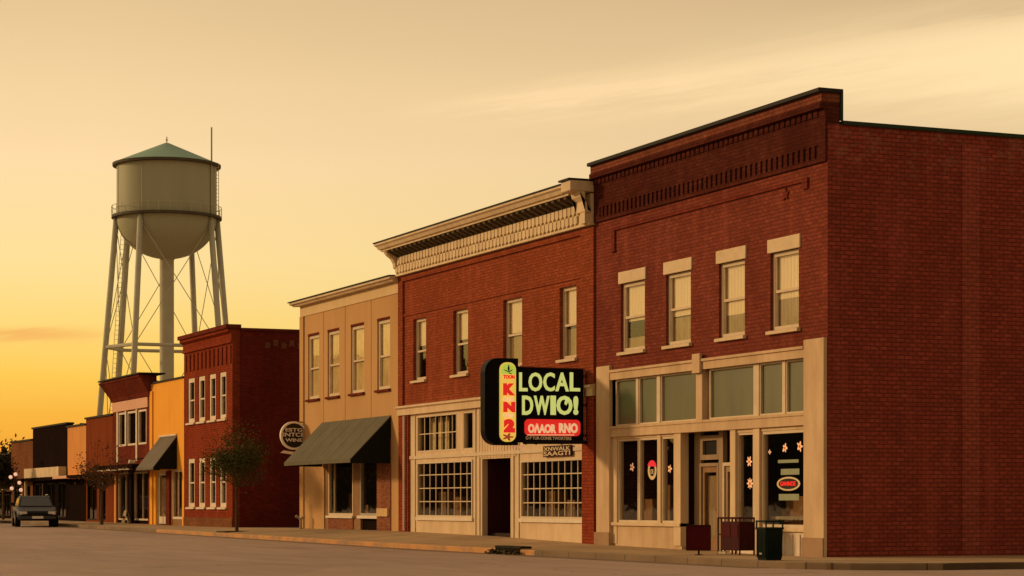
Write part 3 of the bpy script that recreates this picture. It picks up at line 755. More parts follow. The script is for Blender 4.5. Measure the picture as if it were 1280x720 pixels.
def oval_sign():
    X0, X1 = FX(966.5), FX(995.5); Z0, Z1 = FZ(981, 613.5), FZ(981, 596); X, Z = (X0+X1)/2, (Z0+Z1)/2; a, c = (X1-X0)/2, (Z1-Z0)/2
    t = thing('oval_sign', 'oval cream and red lettered sign in the middle of the large shop pane', 'window sign', (X, GY, Z))
    o = MB().prism([(X+a*math.cos(R(q)), GY, Z+c*math.sin(R(q))) for q in range(0, 360, 12)], (0, .005, 0)).build('oval_border', 'ring_cream', t)
    MB().prism([(X+a*.84*math.cos(R(q)), GY-.004, Z+c*.76*math.sin(R(q))) for q in range(0, 360, 12)], (0, .004, 0)).build('oval_field', 'sign_field', t)
    text_mesh('GANNOE', 'neon_red', t, (X-a*.66, GY-.008, Z-c*.3), (1, 0, 0), (0, 0, 1), c*.65, a*1.3, .004, .03)
oval_sign()
for (a, c, y0, y1, lb) in ((968, 993.5, 574.5, 578.5, 'thin grey-green lettered strip at the top of the stack on the large shop pane'),
                           (971.5, 994.5, 586, 593.5, 'grey-green lettered strip just above the oval sign on the large shop pane'),
                           (969, 994, 617.5, 625.5, 'grey-green lettered strip just below the oval sign on the large shop pane')):
    o = MB().box(FX(a), FX(c), GY, GY+.005, FZ(981, y1), FZ(981, y0)).build('vinyl_strip', 'vinyl_grey'); tag(o, lb, 'window sign', 'lettered strips on the large pane')

# ================================================================== BUILDING 2: red brick with the cream bracketed cornice
def cornice_building():
    x0, x1 = FX(499.5), FX(744.5)-.01
    b = thing('cornice_building', 'two-storey orange-red brick building with heavy cream cornice and cream storefront behind the neon sign', 'building', ((x0+x1)/2, F, 0))
    W4 = [(FX(a)-.0, FX(c), 5.0, 6.93) for a, c in ((516.5, 532.5), (566.5, 585), (629, 652.5), (699.5, 720.5))]
    px0, px1 = FX(511.5), FX(729.5)
    m = MB(); wall_with_holes(m, x0, x1, -.4, 8.4, F, F+.3, W4+[(px0, px1, -.5, 3.95)]); m.build('wall', 'brick_red', b)
    m = MB(); m.box(x0, x0+.42, F-.06, F, 4.25, 8.36); m.box(x1-.8, x1, F-.06, F, 4.25, 8.36); m.box(x0+.42, x1-.8, F-.06, F, 8.2, 8.36)
    m.build('pilaster', 'brick_red', b)
    m = MB(); m.box(x0+.42, x1-.8, F-.03, F, 7.08, 7.16); m.build('string_course', 'brick_red', b)
    m = MB(); m.box(x0, px0, F-.04, F, -.3, 3.93); m.box(px1, x1, F-.05, F, -.3, 3.93); m.build('brick_pier', 'brick_small', b)
    # cream band over the storefront
    m = MB(); m.extr_x([(F+.1, 3.93), (F-.09, 3.93), (F-.09, 4.12), (F-.16, 4.16), (F-.16, 4.21), (F+.0, 4.25), (F+.1, 4.25)], x0, x1); m.build('storefront_cornice', 'paint_cream', b)
    # main cornice: frieze, two rows of scalloped tiles, modillions, crown
    yf = F-.12
    m = MB(); m.box(x0, x1, yf, F+.3, 8.38, 9.198); m.box(x0, x1, yf-.05, yf, 8.38, 8.44); m.build('frieze', 'cornice_cream', b)
    m = MB(); row = 0
    for z0, z1 in ((8.45, 8.70), (8.71, 8.97)):
        xx = x0+.05+(0.13 if row else 0)
        while xx < x1-.75:
            m.prism([(xx, yf-.05, z1), (xx+.2, yf-.05, z1), (xx+.2, yf-.05, z0+.07), (xx+.1, yf-.05, z0), (xx, yf-.05, z0+.07)], (0, .05, 0)); xx += .262
        row += 1
    m.build('frieze_tiles', 'cornice_cream', b)
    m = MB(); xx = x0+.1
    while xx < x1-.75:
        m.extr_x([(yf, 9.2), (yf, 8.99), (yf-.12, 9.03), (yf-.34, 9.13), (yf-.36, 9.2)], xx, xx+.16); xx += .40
    m.build('modillion', 'cornice_shade', b)
    MB().box(x0, x1-.6, yf-.012, yf-.002, 8.985, 9.198).build('bed_moulding', 'cornice_shade', b)  # dark strip over the frieze, painted as the shadow below the crown
    MB().box(x0, x1-.6, yf-.37, yf-.002, 9.19, 9.199).build('soffit', 'cornice_shade', b)  # underside coloured dark for the same painted shade
    ends = lambda s: (lambda y, z: (x0-(F-y)*.8) if s < 0 else (x1+.0))
    prof = [(F+.3, 9.2), (yf-.38, 9.2), (yf-.38, 9.25), (yf-.45, 9.27), (yf-.50, 9.36), (yf-.56, 9.40), (yf-.56, 9.46), (F+.3, 9.50)]
    m = MB(); m.extr_x(prof, ends(-1), lambda y, z: x1-.605); m.build('cornice', 'cornice_cream', b)
    MB().extr_x([(F+.3, 9.503), (yf-.59, 9.463), (yf-.59, 9.50), (F+.3, 9.55)], lambda y, z: x0-(F-y)*.8-.02, x1-.665).build('cornice_flashing', 'coping_metal', b)
    MB().extr_x([(yf-.02, 8.62), (yf-.08, 8.66), (yf-.10, 8.80), (yf-.18, 8.94), (yf-.34, 9.06), (yf-.44, 9.20), (F+.2, 9.20), (F+.2, 8.62)], x0-.06, x0+.16).build('console_bracket', 'cornice_cream', b)
    m = MB(); m.extr_x([(yf, 8.72), (yf-.10, 8.76), (yf-.13, 8.95), (yf-.30, 9.10), (yf-.34, 9.24), (F-.3, 9.24), (F-.3, 8.72)], x1-.56, x1); m.build('console_bracket', 'cornice_cream', b)
    MB().box(x1-.60, x1, yf-.60, F+.2, 9.24, 9.52).build('end_block', 'cornice_cream', b, bevel=.02)
    MB().box(x1-.66, x1, yf-.65, F+.25, 9.52, 9.57).build('bracket_cap', 'coping_metal', b)
    MB().box(x1-.34, x1-.06, yf-.16, yf-.001, 8.42, 8.72).build('console_foot', 'cornice_cream', b)
    shell(b, x0, x1, 8.9, 24, 'brick_dark', roofz=8.8, floors=(4.3,))
    for i, (a, c, z0, z1) in enumerate(W4):
        sash_window(b, a, c, z0, z1, rev=.15, blind=((.56, .54, .50, .46)[i], 'blind'), blind2=((.0, .0, .45, .42)[i], 'curtain_dim') if i > 1 else None, split=.47)
    # storefront
    m = MB(); holes = [(FX(520.5), FX(570), 2.72, 3.86), (FX(577.5), FX(590), 2.72, 3.86), (FX(521), FX(590), .70, 2.42), (FX(601.5), FX(637), -.5, 2.42), (FX(650.5), FX(728.5), .70, 2.33)]
    wall_with_holes(m, px0, px1, -.3, 3.93, F+.03, F+.2, holes); m.build('storefront_wall', 'paint_cream', b)
    display_window(b, *holes[0], vs=[.16, .3, .44, .58, .72, .86], hs=[.5], rev=.08, fw=.05, mw=.028, name='transom_window')
    display_window(b, *holes[1], rev=.10, fw=.05, name='transom_window')
    display_window(b, *holes[2], vs=[i/9 for i in range(1, 9)], hs=[.28, .52, .76], rev=.06, fw=.06, mw=.028)
    display_window(b, *holes[4], vs=[i/10 for i in range(1, 10)], hs=[.27, .51, .75], rev=.06, fw=.06, mw=.028)
    m = MB()
    for a, c in ((521, 590), (650.5, 728.5)): m.box(FX(a)-.05, FX(c)+.04, F-.03, F+.03, .60, .70)
    m.build('window_sill', 'paint_white', b)
    m = MB(); a, c = FX(596), FX(645)
    n = 14
    for i in range(n): m.box(a+(c-a)*i/n, a+(c-a)*(i+.82)/n, F+.012, F+.03, 2.46, 3.90)
    m.build('board_panel', 'paint_cream', b)
    m = MB()
    for q in (518, 593.5, 598.5, 641, 647.5): m.box(FX(q)-.04, FX(q)+.04, F-.0, F+.03, -.2, 3.92 if q < 600 else 2.9)
    m.box(FX(512), FX(729), F-.01, F+.03, 2.52, 2.62); m.build('trim', 'paint_frame', b)
    MB().box(FX(601.5)-.04, FX(601.5), F+.2, F+1.2, 0, 2.5).box(FX(637), FX(637)+.04, F+.2, F+1.2, 0, 2.5).box(FX(601.5), FX(637), F+.2, F+1.2, 2.46, 2.5).build('entrance_recess', 'door_red', b)
    door(b, FX(601.5)+.02, FX(637)-.02, .26, 2.44, F+1.05, frame='door_red', leaf='door_red', pane=False)
    MB().tube((FX(508.5), F-.1, .26), (FX(508.5), F-.1, 3.9), .04).build('downpipe', 'paint_white', b)
    # curtains and stock behind the small panes
    m = MB(); 
    for i, q in enumerate((524, 533, 541, 556, 580)): m.box(FX(q), FX(q+5), F+.4, F+.44, 2.8, 3.8)
    m.build('curtain', 'curtain', b)
    m = MB()
    for q in (526, 545, 566, 660, 684, 707): m.box(FX(q), FX(q+9), F+.6, F+1.0, .2, 1.0+.5*random.random())
    m.build('display_counter', 'wood_door', b)
cornice_building()

# ---- the projecting neon sign
def neon_sign():
    PX = -53.45
    def YY(px): d = ray(px); return PX*d[1]/d[0]
    def ZZ(px, py): d = ray(px); return H+(630-py)*(PX/d[0])/2809.0
    t = thing('neon_sign', 'large black projecting shop sign with glowing green lettering, yellow strip and red panel', 'shop sign', (PX, F, 2.4))
    U, V = (0, 1, 0), (0, 0, 1)
    def P(px, py, x=PX): return Vector((x, YY(px), ZZ(px, py)))
    def rr(px0, py0, px1, py1, r, x, dx, mat, name, corners=(1, 1, 1, 1), parent=t):
        y0, y1 = YY(px0), YY(px1); z1, z0 = ZZ((px0+px1)/2, py0), ZZ((px0+px1)/2, py1); pts = []
        for (cy, cz, a0, on) in ((y1-r, z1-r, 0, corners[1]), (y0+r, z1-r, 90, corners[0]), (y0+r, z0+r, 180, corners[3]), (y1-r, z0+r, 270, corners[2])):
            if on: pts += [(x, cy+r*math.cos(R(a0+q)), cz+r*math.sin(R(a0+q))) for q in range(0, 91, 15)]
            else: pts.append((x, cy+(r if a0 in (0, 270) else -r), cz+(r if a0 in (0, 90) else -r)))
        return MB().prism(pts, (dx, 0, 0)).build(name, mat, parent)
    rr(603.5, 448, 645, 556.5, .36, PX-.16, .30, 'sign_black', 'end_cabinet', (1, 0, 0, 1))
    rr(643, 459.5, 727.5, 553.5, .07, PX-.12, .22, 'sign_black', 'board')
    fr = MB()
    for a, c in (((643, 458.5), (728.5, 461.5)),): fr.tube(P(*a, PX+.10), P(*c, PX+.10), .012)
    fr.tube(P(728.5, 461.5, PX+.1), P(728.5, 551, PX+.1), .014); fr.build('board_edge', 'brown_board', t)
    st = rr(621.5, 453.5, 641, 552.5, .19, PX+.14, .07, 'neon_yellow', 'strip_panel')
    top = rr(622.3, 455, 640.3, 468.5, .17, PX+.21, .006, 'neon_lime', 'lime_cap', (1, 1, 0, 0), st)
    X = PX+.222
    def tx(s, mat, px0, px1, py_base, hpx, bold=.03, depth=.02, x=X, parent=t, name='lettering'):
        h = hpx*(PX/ray(px0)[0])/2809; return text_mesh(s, mat, parent, (x, YY(px0), ZZ(px0, py_base)), U, V, h, YY(px1)-YY(px0), depth, bold, name)
    # strip: small emblem, word, single letters, little flower at the foot
    m = MB()
    for a, r_ in ((-60, .15), (0, .2), (55, .14), (120, .11)):
        c = P(631.5, 466, X); d = Vector((0, math.sin(R(a)), math.cos(R(a)))); m.prism([c, c+d*r_*.5+Vector((0, .03, 0)), c+d*r_, c+d*r_*.5-Vector((0, .03, 0))], (.012, 0, 0))
    m.build('leaf_emblem', 'coping_green', st)
    tx('TOON', 'neon_red', 625, 639, 474, 5, .05, parent=st); tx('K', 'neon_red', 624.8, 639.6, 494.5, 15, .09, parent=st); tx('KEX', 'neon_cream', 626, 638, 502, 5, .05, parent=st)
    tx('N', 'neon_red', 625, 639.8, 515.5, 13, .09, parent=st); tx('2', 'neon_red', 625.5, 639.5, 541, 17, .11, parent=st); tx('IIS', 'neon_cream', 626, 638, 522, 5, .05, parent=st)
    c = P(630.5, 546.5, X)
    m = MB(); pts = [(X, c.y+(.07+.035*math.cos(5*q))*math.cos(q)*1.6, c.z+(.07+.035*math.cos(5*q))*math.sin(q)) for q in [2*math.pi*i/30 for i in range(30)]]
    m.prism(pts, (.012, 0, 0)).build('flower_emblem', 'flower_mid', st)
    X2 = PX+.112
    # main words, letter by letter so the spacing matches
    for ch, a, b_ in (('L', 646.8, 657.0), ('O', 658.6, 675.4), ('C', 677, 691), ('A', 692, 708.5), ('L', 710, 722.5)):
        tx(ch, 'neon_green', a, b_, 489.3-(.0), 23.5, .02, .05, X2)
    for ch, a, b_ in (('D', 650.5, 664.0), ('W', 665.2, 684.5), ('I', 686.0, 692.3), ('O', 693.5, 713)):
        tx(ch, 'neon_green', a, b_, 518.8, 24.0, .025, .05, X2)
    tx('!', 'neon_green', 714.5, 720.3, 518.8, 23.5, .06, .05, X2)
    q = P(704.8, 507, X2+.03); MB().prism([q, q+Vector((0, .06, .10)), q+Vector((0, -.02, .17)), q+Vector((0, -.05, .04))], (.02, 0, 0)).build('letter_curl', 'neon_green', t)
    rp = rr(653.5, 524.5, 723, 545, .12, PX+.10, .03, 'neon_red', 'red_panel')
    tx('O\u039bAOR', 'neon_cream', 657.5, 692.5, 541.5, 12, .05, .02, PX+.135, rp); tx('RNO', 'neon_cream', 696, 719.5, 541.5, 12.5, .05, .02, PX+.135, rp)
    m = MB()
    m.prism([P(656.5, 543.4, PX+.131), P(715, 543.4, PX+.131), P(715, 544.4, PX+.131), P(656.5, 544.4, PX+.131)], (.006, 0, 0)); m.build('underline', 'neon_cream', rp)
    tx('O P TUR CONIE TWORTERS', 'ring_cream', 655, 712, 549.6, 4.2, .03, .01, PX+.106)
    m = MB(); m.tube(P(652, 553, PX+.11), P(731, 553, PX+.11), .05, seg=6)
    for p_ in (655, 668, 700, 729): m.tube(P(p_, 553, PX+.11), P(p_, 556, PX+.11), .03, seg=6)
    m.build('support_rail', 'black_metal', t)
    # fixing arms back to the wall
    m = MB()
    for z in (4.45, 2.9, 3.7): m.tube((PX, 24.6, z), (PX, F+.02, z), .04)
    m.build('bracket', 'black_metal', t)
    m = MB(); c = P(646, 556, PX+.02)
    for i in range(5): m.tube(c+Vector((0, -.13+.07*i, -.02*(i % 2))), c+Vector((0, -.13+.07*i, -.09-.02*(i % 2))), .035, .02, seg=7)
    m.build('small_lamps', 'flower_glow', t)
neon_sign()
def plaque():
    t = thing('address_plaque', 'small dark brown plaque with cream lettering on the storefront under the neon sign', 'sign', (FX(698), F, 2.6))
    a, c, z0, z1 = FX(681), FX(716), FZ(698, 570.5), FZ(698, 557)
    MB().box(a, c, F-.05, F-.012, z0, z1).build('board', 'door_red', t)
    text_mesh('XNWALK', 'ring_cream', t, (a+.05, F-.056, (z0+z1)/2+.01), (1, 0, 0), (0, 0, 1), (z1-z0)*.36, c-a-.1, .008, .01)
    text_mesh('SAAGTI', 'ring_cream', t, (a+.05, F-.056, z0+.025), (1, 0, 0), (0, 0, 1), (z1-z0)*.40, c-a-.1, .008, .01)
plaque()

# ================================================================== BUILDING 3: tan stucco
def tan_building():
    x0, x1 = FX(376), FX(499.5)-.01
    b = thing('tan_building', 'two-storey tan stucco building with cream frieze and long sloped olive awning', 'building', ((x0+x1)/2, F, 0))
    W4 = [(FX(a), FX(c), 4.86, 7.13) for a, c in ((385, 399), (409.5, 424), (438.5, 455), (471.5, 487.5))]
    sfx0, sfx1 = FX(405), FX(472)
    m = MB(); wall_with_holes(m, x0, x1, -.3, 7.88, F, F+.3, W4+[(sfx0, sfx1, -.5, 3.3)]); m.build('wall', 'stucco_tan', b)
    m = MB(); m.box(x0, x1, F-.03, F+.3, 7.88, 8.25); m.build('frieze', 'frieze_cream', b)
    m = MB(); m.extr_x([(F+.3, 8.25), (F-.22, 8.25), (F-.26, 8.30), (F-.34, 8.33), (F-.34, 8.40), (F+.3, 8.44)], lambda y, z: x0-(F-y)*1.0, x1); m.build('cornice', 'cornice_cream', b)
    MB().extr_x([(F+.3, 8.443), (F-.38, 8.403), (F-.38, 8.44), (F+.3, 8.48)], x0-.42, x1).build('cornice_flashing', 'coping_metal', b)
    m = MB()
    for q in (404.5, 431.5, 464): m.box(FX(q)-.025, FX(q)+.025, F-.004, F+.01, 3.6, 7.88)
    m.build('control_joint', 'stucco_groove', b)
    MB().box(x0, x0+.42, F-.05, F, -.2, 7.88).build('pilaster', 'stucco_tan', b)
    shell(b, x0, x1, 8.2, 22, 'brick_dark', roofz=7.9, floors=(4.1,), zb=-.3)
    for i, (a, c, z0, z1) in enumerate(W4):
        m_ = sash_window(b, a, c, z0, z1, rev=.10, frame='paint_frame', fw=.10, sill='brick_dark', blind=(.0, 'curtain'), split=.48)
        MB().box(a, c, F-.01, F+.1, z1-.001+.0, z1+.07).build('lintel', 'brick_dark', m_)
    display_window(b, FX(409), FX(440), .70, 3.0, vs=[.22], rev=.10, fw=.09, frame='paint_frame')
    display_window(b, FX(448.5), sfx1, .72, 3.0, rev=.10, fw=.08, frame='pipe_grey')
    m = MB(); m.box(sfx0, FX(409), F+.04, F+.2, .0, 3.3); m.box(FX(440), FX(448.5), F+.06, F+.25, .0, 3.3); m.box(FX(409), FX(440), F+.05, F+.2, 3.0, 3.3); m.box(FX(448.5), sfx1, F+.05, F+.2, 3.0, 3.3)
    m.build('mullion', 'stucco_groove', b)
    MB().box(FX(409), FX(440), F+.03, F+.25, -.2, .62).build('bulkhead', 'brick_infill', b)
    MB().box(FX(408), FX(441), F-.04, F+.2, .62, .70).box(FX(447), sfx1, F-.03, F+.2, .62, .72).build('window_sill', 'paint_white', b)
    MB().box(FX(448.5), sfx1, F+.15, F+.3, -.2, .62).build('bulkhead', 'dark_panel', b)
    w = MB().box(sfx1, FX(489), F-.03, F+.0, -.1, 3.2).build('brick_infill', 'brick_infill', b)
    MB().box(FX(474), FX(487.5), F-.10, F-.032, FZ(480, 645.5), FZ(480, 635.5)).build('meter_box', 'box_cream', b)
    m = MB()
    for q in (412, 422, 431, 452, 461): m.box(FX(q), FX(q+5), F+.7, F+1.0, .2, .9+.7*random.random())
    m.build('display_counter', 'wood_door', b)
    # awning
    ax0, ax1, yo, zt, zb = FX(403), FX(489), 23.66, 3.98, 2.57
    a = MB(); th = .03
    a.extr_x([(F-.01, zt), (yo, zb), (yo, zb-.03), (F-.01, zt-.04)], ax0, ax1)
    cv = a.build('awning', 'awning_olive', b)
    v = MB()
    v.box(ax0, ax1, yo-.02, yo, zb-.13, zb); v.build('valance', 'awning_olive', cv)
    s = MB()
    for xx in (ax0, ax1-.02): s.extr_x([(F-.012, zt-.045), (yo+.002, zb-.035), (yo+.002, zb-.15), (F-.012, zb-.15)], xx+.001, xx+.019)
    s.build('side_panel', 'awning_dark', cv)
    MB().box(ax0+.03, ax1-.03, yo+.02, F-.02, zb-.06, zb-.05).build('lining', 'awning_dark', cv)
    # seams
    s = MB(); n = 6
    for i in range(1, n):
        xx = ax0+(ax1-ax0)*i/n; s.extr_x([(F-.012, zt+.006), (yo, zb+.006), (yo, zb), (F-.012, zt)], xx-.012, xx+.012)
    s.build('seam', 'awning_olive', cv)
tan_building()
def round_sign():
    PX = -77.6
    def YY(px): d = ray(px); return PX*d[1]/d[0]
    def ZZ(px, py): d = ray(px); return H+(630-py)*(PX/d[0])/2809.0
    cy, cz = YY(367), ZZ(367, 544.5); r = (YY(384)-YY(350))/2
    t = thing('round_sign', 'round projecting sign with pale rim and dark lettered face above the olive awning', 'shop sign', (PX, cy, cz))
    m = MB(); n = 32
    for i in range(n):
        a, c = 2*math.pi*i/n, 2*math.pi*(i+1)/n
        m.prism([(PX-.05, cy+r*math.cos(a), cz+r*math.sin(a)), (PX-.05, cy+r*math.cos(c), cz+r*math.sin(c)), (PX-.05, cy+r*.86*math.cos(c), cz+r*.86*math.sin(c)), (PX-.05, cy+r*.86*math.cos(a), cz+r*.86*math.sin(a))], (.12, 0, 0))
    m.build('rim', 'sign_ring', t)
    MB().tube((PX-.03, cy, cz), (PX+.03, cy, cz), r*.86, seg=32).build('face', 'sign_field', t)
    for s, z, h, w in (('ESTG', .28, .22, .62), ('INTCE', -.08, .26, .78), ('WINE', -.44, .22, .62)):
        text_mesh(s, 'sign_ring', t, (PX+.036, cy-r*w, cz+r*z+.0), (0, 1, 0), (0, 0, 1), h*r*1.1, 2*r*w, .012, .02)
    m = MB(); m.tube((PX, cy, cz+r*.95), (PX, F+.02, cz+r*.95), .02); m.tube((PX, cy+.1, cz-r*.9), (PX, F+.02, cz-r*.9), .02)
    m.build('bracket', 'black_metal', t)
    m = MB(); m.prism([(PX-.02, cy-r*.95, cz-r*1.22), (PX-.02, cy+r*.1, cz-r*1.36), (PX-.02, cy+r*.2, cz-r*1.18), (PX-.02, cy-r*.7, cz-r*1.06)], (.05, 0, 0)); m.build('scroll_panel', 'sign_ring', t)
    MB().tube((PX, cy-.1, cz-r*.9), (PX, cy-.1, cz-r*1.2), .015).build('hanger', 'black_metal', t)
round_sign()
def standpipe():
    x, y = FX(374), F-.05; z = z_walk(x, y)
    y -= .3; z = z_walk(x, y); x = FX(376, y)
    t = thing('standpipe', 'short pale forked standpipe on the pavement at the left corner of the tan building', 'standpipe', (x, y, z))
    MB().tube((x, y, z), (x, y, z+.36), .05).tube((x, y, z), (x, y, z+.03), .09).build('pipe', 'pipe_grey', t)
    m = MB(); 
    for s in (-1, 1): m.tube((x, y, z+.33), (x+s*.06, y-.02+s*.10, z+.45), .04).tube((x+s*.06, y-.02+s*.10, z+.43), (x+s*.07, y-.03+s*.14, z+.47), .055)
    m.build('outlet', 'pipe_grey', t)
standpipe()

# ================================================================== BUILDING 4: small brick building beyond the lot
def small_brick():
    x0, x1 = FX(230), FX(290.5)
    b = thing('small_brick_building', 'two-storey red brick building with stepped cornice and tall narrow paired windows beside the green tree', 'building', ((x0+x1)/2, F, 0))
    up = [(FX(a), FX(a+8.2), 4.56, 6.45) for a in (235, 248, 261.5, 274.5)]; dn = [(FX(a), FX(a+8.2), .98, 3.03) for a in (235, 248, 261.5, 274.5)]
    m = MB(); wall_with_holes(m, x0, x1, -.3, 7.55, F, F+.3, up+dn); m.build('wall', 'brick_small', b)
    m = MB(); m.extr_x([(F+.3, 7.55), (F-.08, 7.55), (F-.08, 7.64), (F-.05, 7.66), (F-.05, 7.92), (F-.20, 8.0), (F-.20, 8.12), (F+.3, 8.12)], x0, x1); m.build('cornice', 'brick_small', b)
    MB().box(x0-.05, x1+.06, F-.28, F+.35, 8.12, 8.28).build('coping', 'brick_dark', b)
    m = MB(); xx = x0+.3
    while xx < x1-.3: m.box(xx, xx+.18, F-.05, F, 6.75, 7.45); xx += .62
    m.build('brick_corbels', 'brick_small', b)
    MB().box(x1-.3, x1, F+.3, F+22, -.3, 8.05).build('side_wall', 'brick_small_side', b)
    MB().box(x1-.34, x1+.06, F+.35, F+22, 8.05, 8.15).build('coping', 'brick_dark', b)
    m = MB(); 
    for i in range(5): m.box(x1, x1+.03, F+1.35+i*.34, F+1.55+i*.34, 7.35+.1*(i % 2), 7.6+.1*(i % 2))
    m.build('patched_bricks', 'brick_brown', b)
    MB().box(x0, x0+.3, F+.3, F+22, -.3, 8.0).build('side_wall', 'brick_small_side', b)
    MB().box(x0+.3, x1-.3, F+21.7, F+22, -.3, 8.0).build('back_wall', 'brick_small_side', b)
    MB().box(x0+.3, x1-.3, F+.3, F+21.7, 7.3, 7.5).build('roof', 'roof_tar', b)
    MB().box(x0+.3, x1-.3, F+.32, F+21, 3.6, 3.9).box(x0+.3, x1-.3, F+2.5, F+2.6, -.3, 7.2).build('interior_wall', 'interior', b)
    for w in up: sash_window(b, *w, rev=.08, frame='paint_white', fw=.17, sill='paint_white', sillx=.12)
    for w in dn: sash_window(b, *w, rev=.08, frame='paint_white', fw=.17, sill='paint_white', sillx=.12)
    m = MB(); m.box(x0, x1, F-.03, F, .0, .55); m.build('plinth', 'brick_brown', b)
small_brick()

# ================================================================== BUILDING 5: yellow shop
def yellow_shop():
    x0, x1 = FX(188.5), FX(230)-.01
    b = thing('yellow_shop', 'narrow bright yellow rendered shop with a steep grey awning', 'building', ((x0+x1)/2, F, 0))
    h = [(FX(194.5), FX(209), .05, 2.6), (FX(214.5), FX(227.5), .05, 2.6)]
    m = MB(); wall_with_holes(m, x0, x1, -.2, 6.52, F, F+.3, h); m.build('wall', 'yellow_wall', b)
    MB().box(x0, x0+.45, F-.06, F, 0, 6.2).build('pilaster', 'yellow_wall', b)
    MB().box(x0+.4, x1, F-.06, F+.35, 6.52, 6.60).build('coping', 'coping_metal', b)
    shell(b, x0, x1, 6.3, 18, 'brick_dark', roofz=6.1, floors=(3.2,), zb=-.2)
    door(b, h[0][0], h[0][1], .2, 2.6, F+.12, frame='paint_white', leaf='paint_white')
    display_window(b, h[1][0], h[1][1], .45, 2.6, vs=[.5], rev=.1, frame='paint_white', fw=.10)
    MB().box(h[1][0], h[1][1], F+.05, F+.2, 0, .45).build('bulkhead', 'stucco_groove', b)
    MB().box(FX(209.5), FX(214), F-.09, F, .1, 2.55).build('post', 'brick_dark', b)
    ax0, ax1, yo, zt, zb = FX(200), FX(221.5), 24.0, 4.08, 2.72
    cv = MB().extr_x([(F-.01, zt), (yo, zb), (yo, zb-.03), (F-.01, zt-.04)], ax0, ax1).build('awning', 'awning_grey', b)
    s = MB()
    for xx in (ax0, ax1-.02): s.extr_x([(F-.012, zt-.045), (yo+.002, zb-.035), (yo+.002, zb-.1), (F-.012, zb-.1)], xx+.001, xx+.019)
    s.build('side_panel', 'awning_dark', cv); MB().box(ax0, ax1, yo-.02, yo, zb-.12, zb).build('valance', 'awning_grey', cv)
    MB().tube((ax0, F-.03, zt+.03), (ax1, F-.03, zt+.03), .05).build('awning_roller', 'paint_white', cv)
    MB().box(x0+.05, ax0-.1, F-.7, F-.01, 2.62, 2.72).build('canopy', 'pipe_grey', b)
yellow_shop()

# ================================================================== BUILDING 6: dark brick with flared cornice
def flared_building():
    x0, x1 = FX(141), FX(188.5)-.01
    b = thing('flared_cornice_building', 'dark brick building with wide flared cornice, pink band and three white-framed upper windows', 'building', ((x0+x1)/2, F, 0))
    up = [(FX(a), FX(c), 3.85, 5.45) for a, c in ((148.5, 156.5), (159.5, 170), (173, 183))]
    dn = [(FX(147), FX(163), .2, 2.6), (FX(167), FX(185), .2, 2.6)]
    m = MB(); wall_with_holes(m, x0, x1, -.2, 6.0, F, F+.3, up+dn); m.build('wall', 'brick_dark', b)
    MB().extr_x([(F+.3, 6.0), (F-.08, 6.0), (F-.14, 6.2), (F-.55, 6.84), (F-.6, 6.86), (F-.6, 6.94), (F+.3, 6.98)], lambda y, z: x0-(F-y)*.7, lambda y, z: x1+(F-y)*.35).build('cornice', 'brick_dark', b)
    MB().box(x0-.45, x1+.3, F-.64, F+.6, 6.985, 7.05).build('coping', 'coping_metal', b)
    MB().box(x0+.1, x1-.4, F-.06, F, 5.52, 5.98).build('frieze', 'pink_band', b)
    shell(b, x0, x1, 6.7, 18, 'brick_dark', roofz=6.6, floors=(3.2,), zb=-.2)
    for w in up: display_window(b, *w, rev=.06, fw=.09, frame='paint_white', name='window')
    m = MB()
    for q in (147.5, 158, 171.5): m.box(FX(q)-.13, FX(q)+.13, F-.05, F, 3.1 if q != 158 else 3.85, 5.5)
    m.build('window_casing', 'paint_white', b)
    m = MB(); m.box(x0-.1, x1, F-.9, F, 2.72, 2.92); m.build('canopy', 'dark_panel', b)
    m = MB(); m.box(x0+.5, x1-.3, F-.94, F-.9, 2.66, 2.72); m.build('canopy_trim', 'paint_white', b)
    for w in dn: display_window(b, w[0], w[1], .35, 2.6, vs=[.55], rev=.1, fw=.08, frame='paint_frame')
    m = MB(); m.box(dn[0][0], dn[0][1], F+.05, F+.2, 0, .35); m.box(dn[1][0], dn[1][1], F+.05, F+.2, 0, .35); m.build('bulkhead', 'dark_panel', b)
    MB().box(FX(163.3), FX(166.7), F-.1, F, .1, 2.7).build('post', 'dark_panel', b)
    MB().box(FX(144), FX(146.3), F-.06, F, .1, 2.7).build('pilaster', 'peach_wall', b)
flared_building()
def wall_lamp():
    x, z = FX(164, 24.1), FZ(164, 577, 24.1)
    t = thing('wall_lamp', 'small white angled lamp sticking out over the pavement from the flared-cornice building', 'lamp', (x, 24.1, z))
    MB().tube((x, 24.1, z+.08), (x, F, z+.2), .02).build('arm', 'black_metal', t)
    MB().prism([(x-.16, 24.0, z-.09), (x+.1, 24.0, z-.04), (x+.16, 24.0, z+.08), (x-.08, 24.0, z+.07)], (0, .25, 0)).build('lamp_head', 'lamp_white', t)
wall_lamp()
def box_sign():
    x, y = FX(153.5, 24.5), 24.5; z = z_walk(x, y)
    t = thing('folding_sign', 'small pale folding sign standing in front of the flared-cornice shop window', 'sign', (x, y, z))
    MB().prism([(x-.3, y, z+.03), (x+.3, y, z+.03), (x+.25, y+.12, z+.62), (x-.25, y+.12, z+.62)], (0, .02, 0)).build('front_board', 'curtain_dim', t)
    MB().prism([(x-.3, y+.3, z+.03), (x+.3, y+.3, z+.03), (x+.25, y+.15, z+.62), (x-.25, y+.15, z+.62)], (0, .02, 0)).build('rear_board', 'curtain_dim', t)
    MB().tube((x, y-.0+.05, z+.3), (x, y+.03, z+.34), .16, seg=12).build('emblem', 'door_red', t)
box_sign()

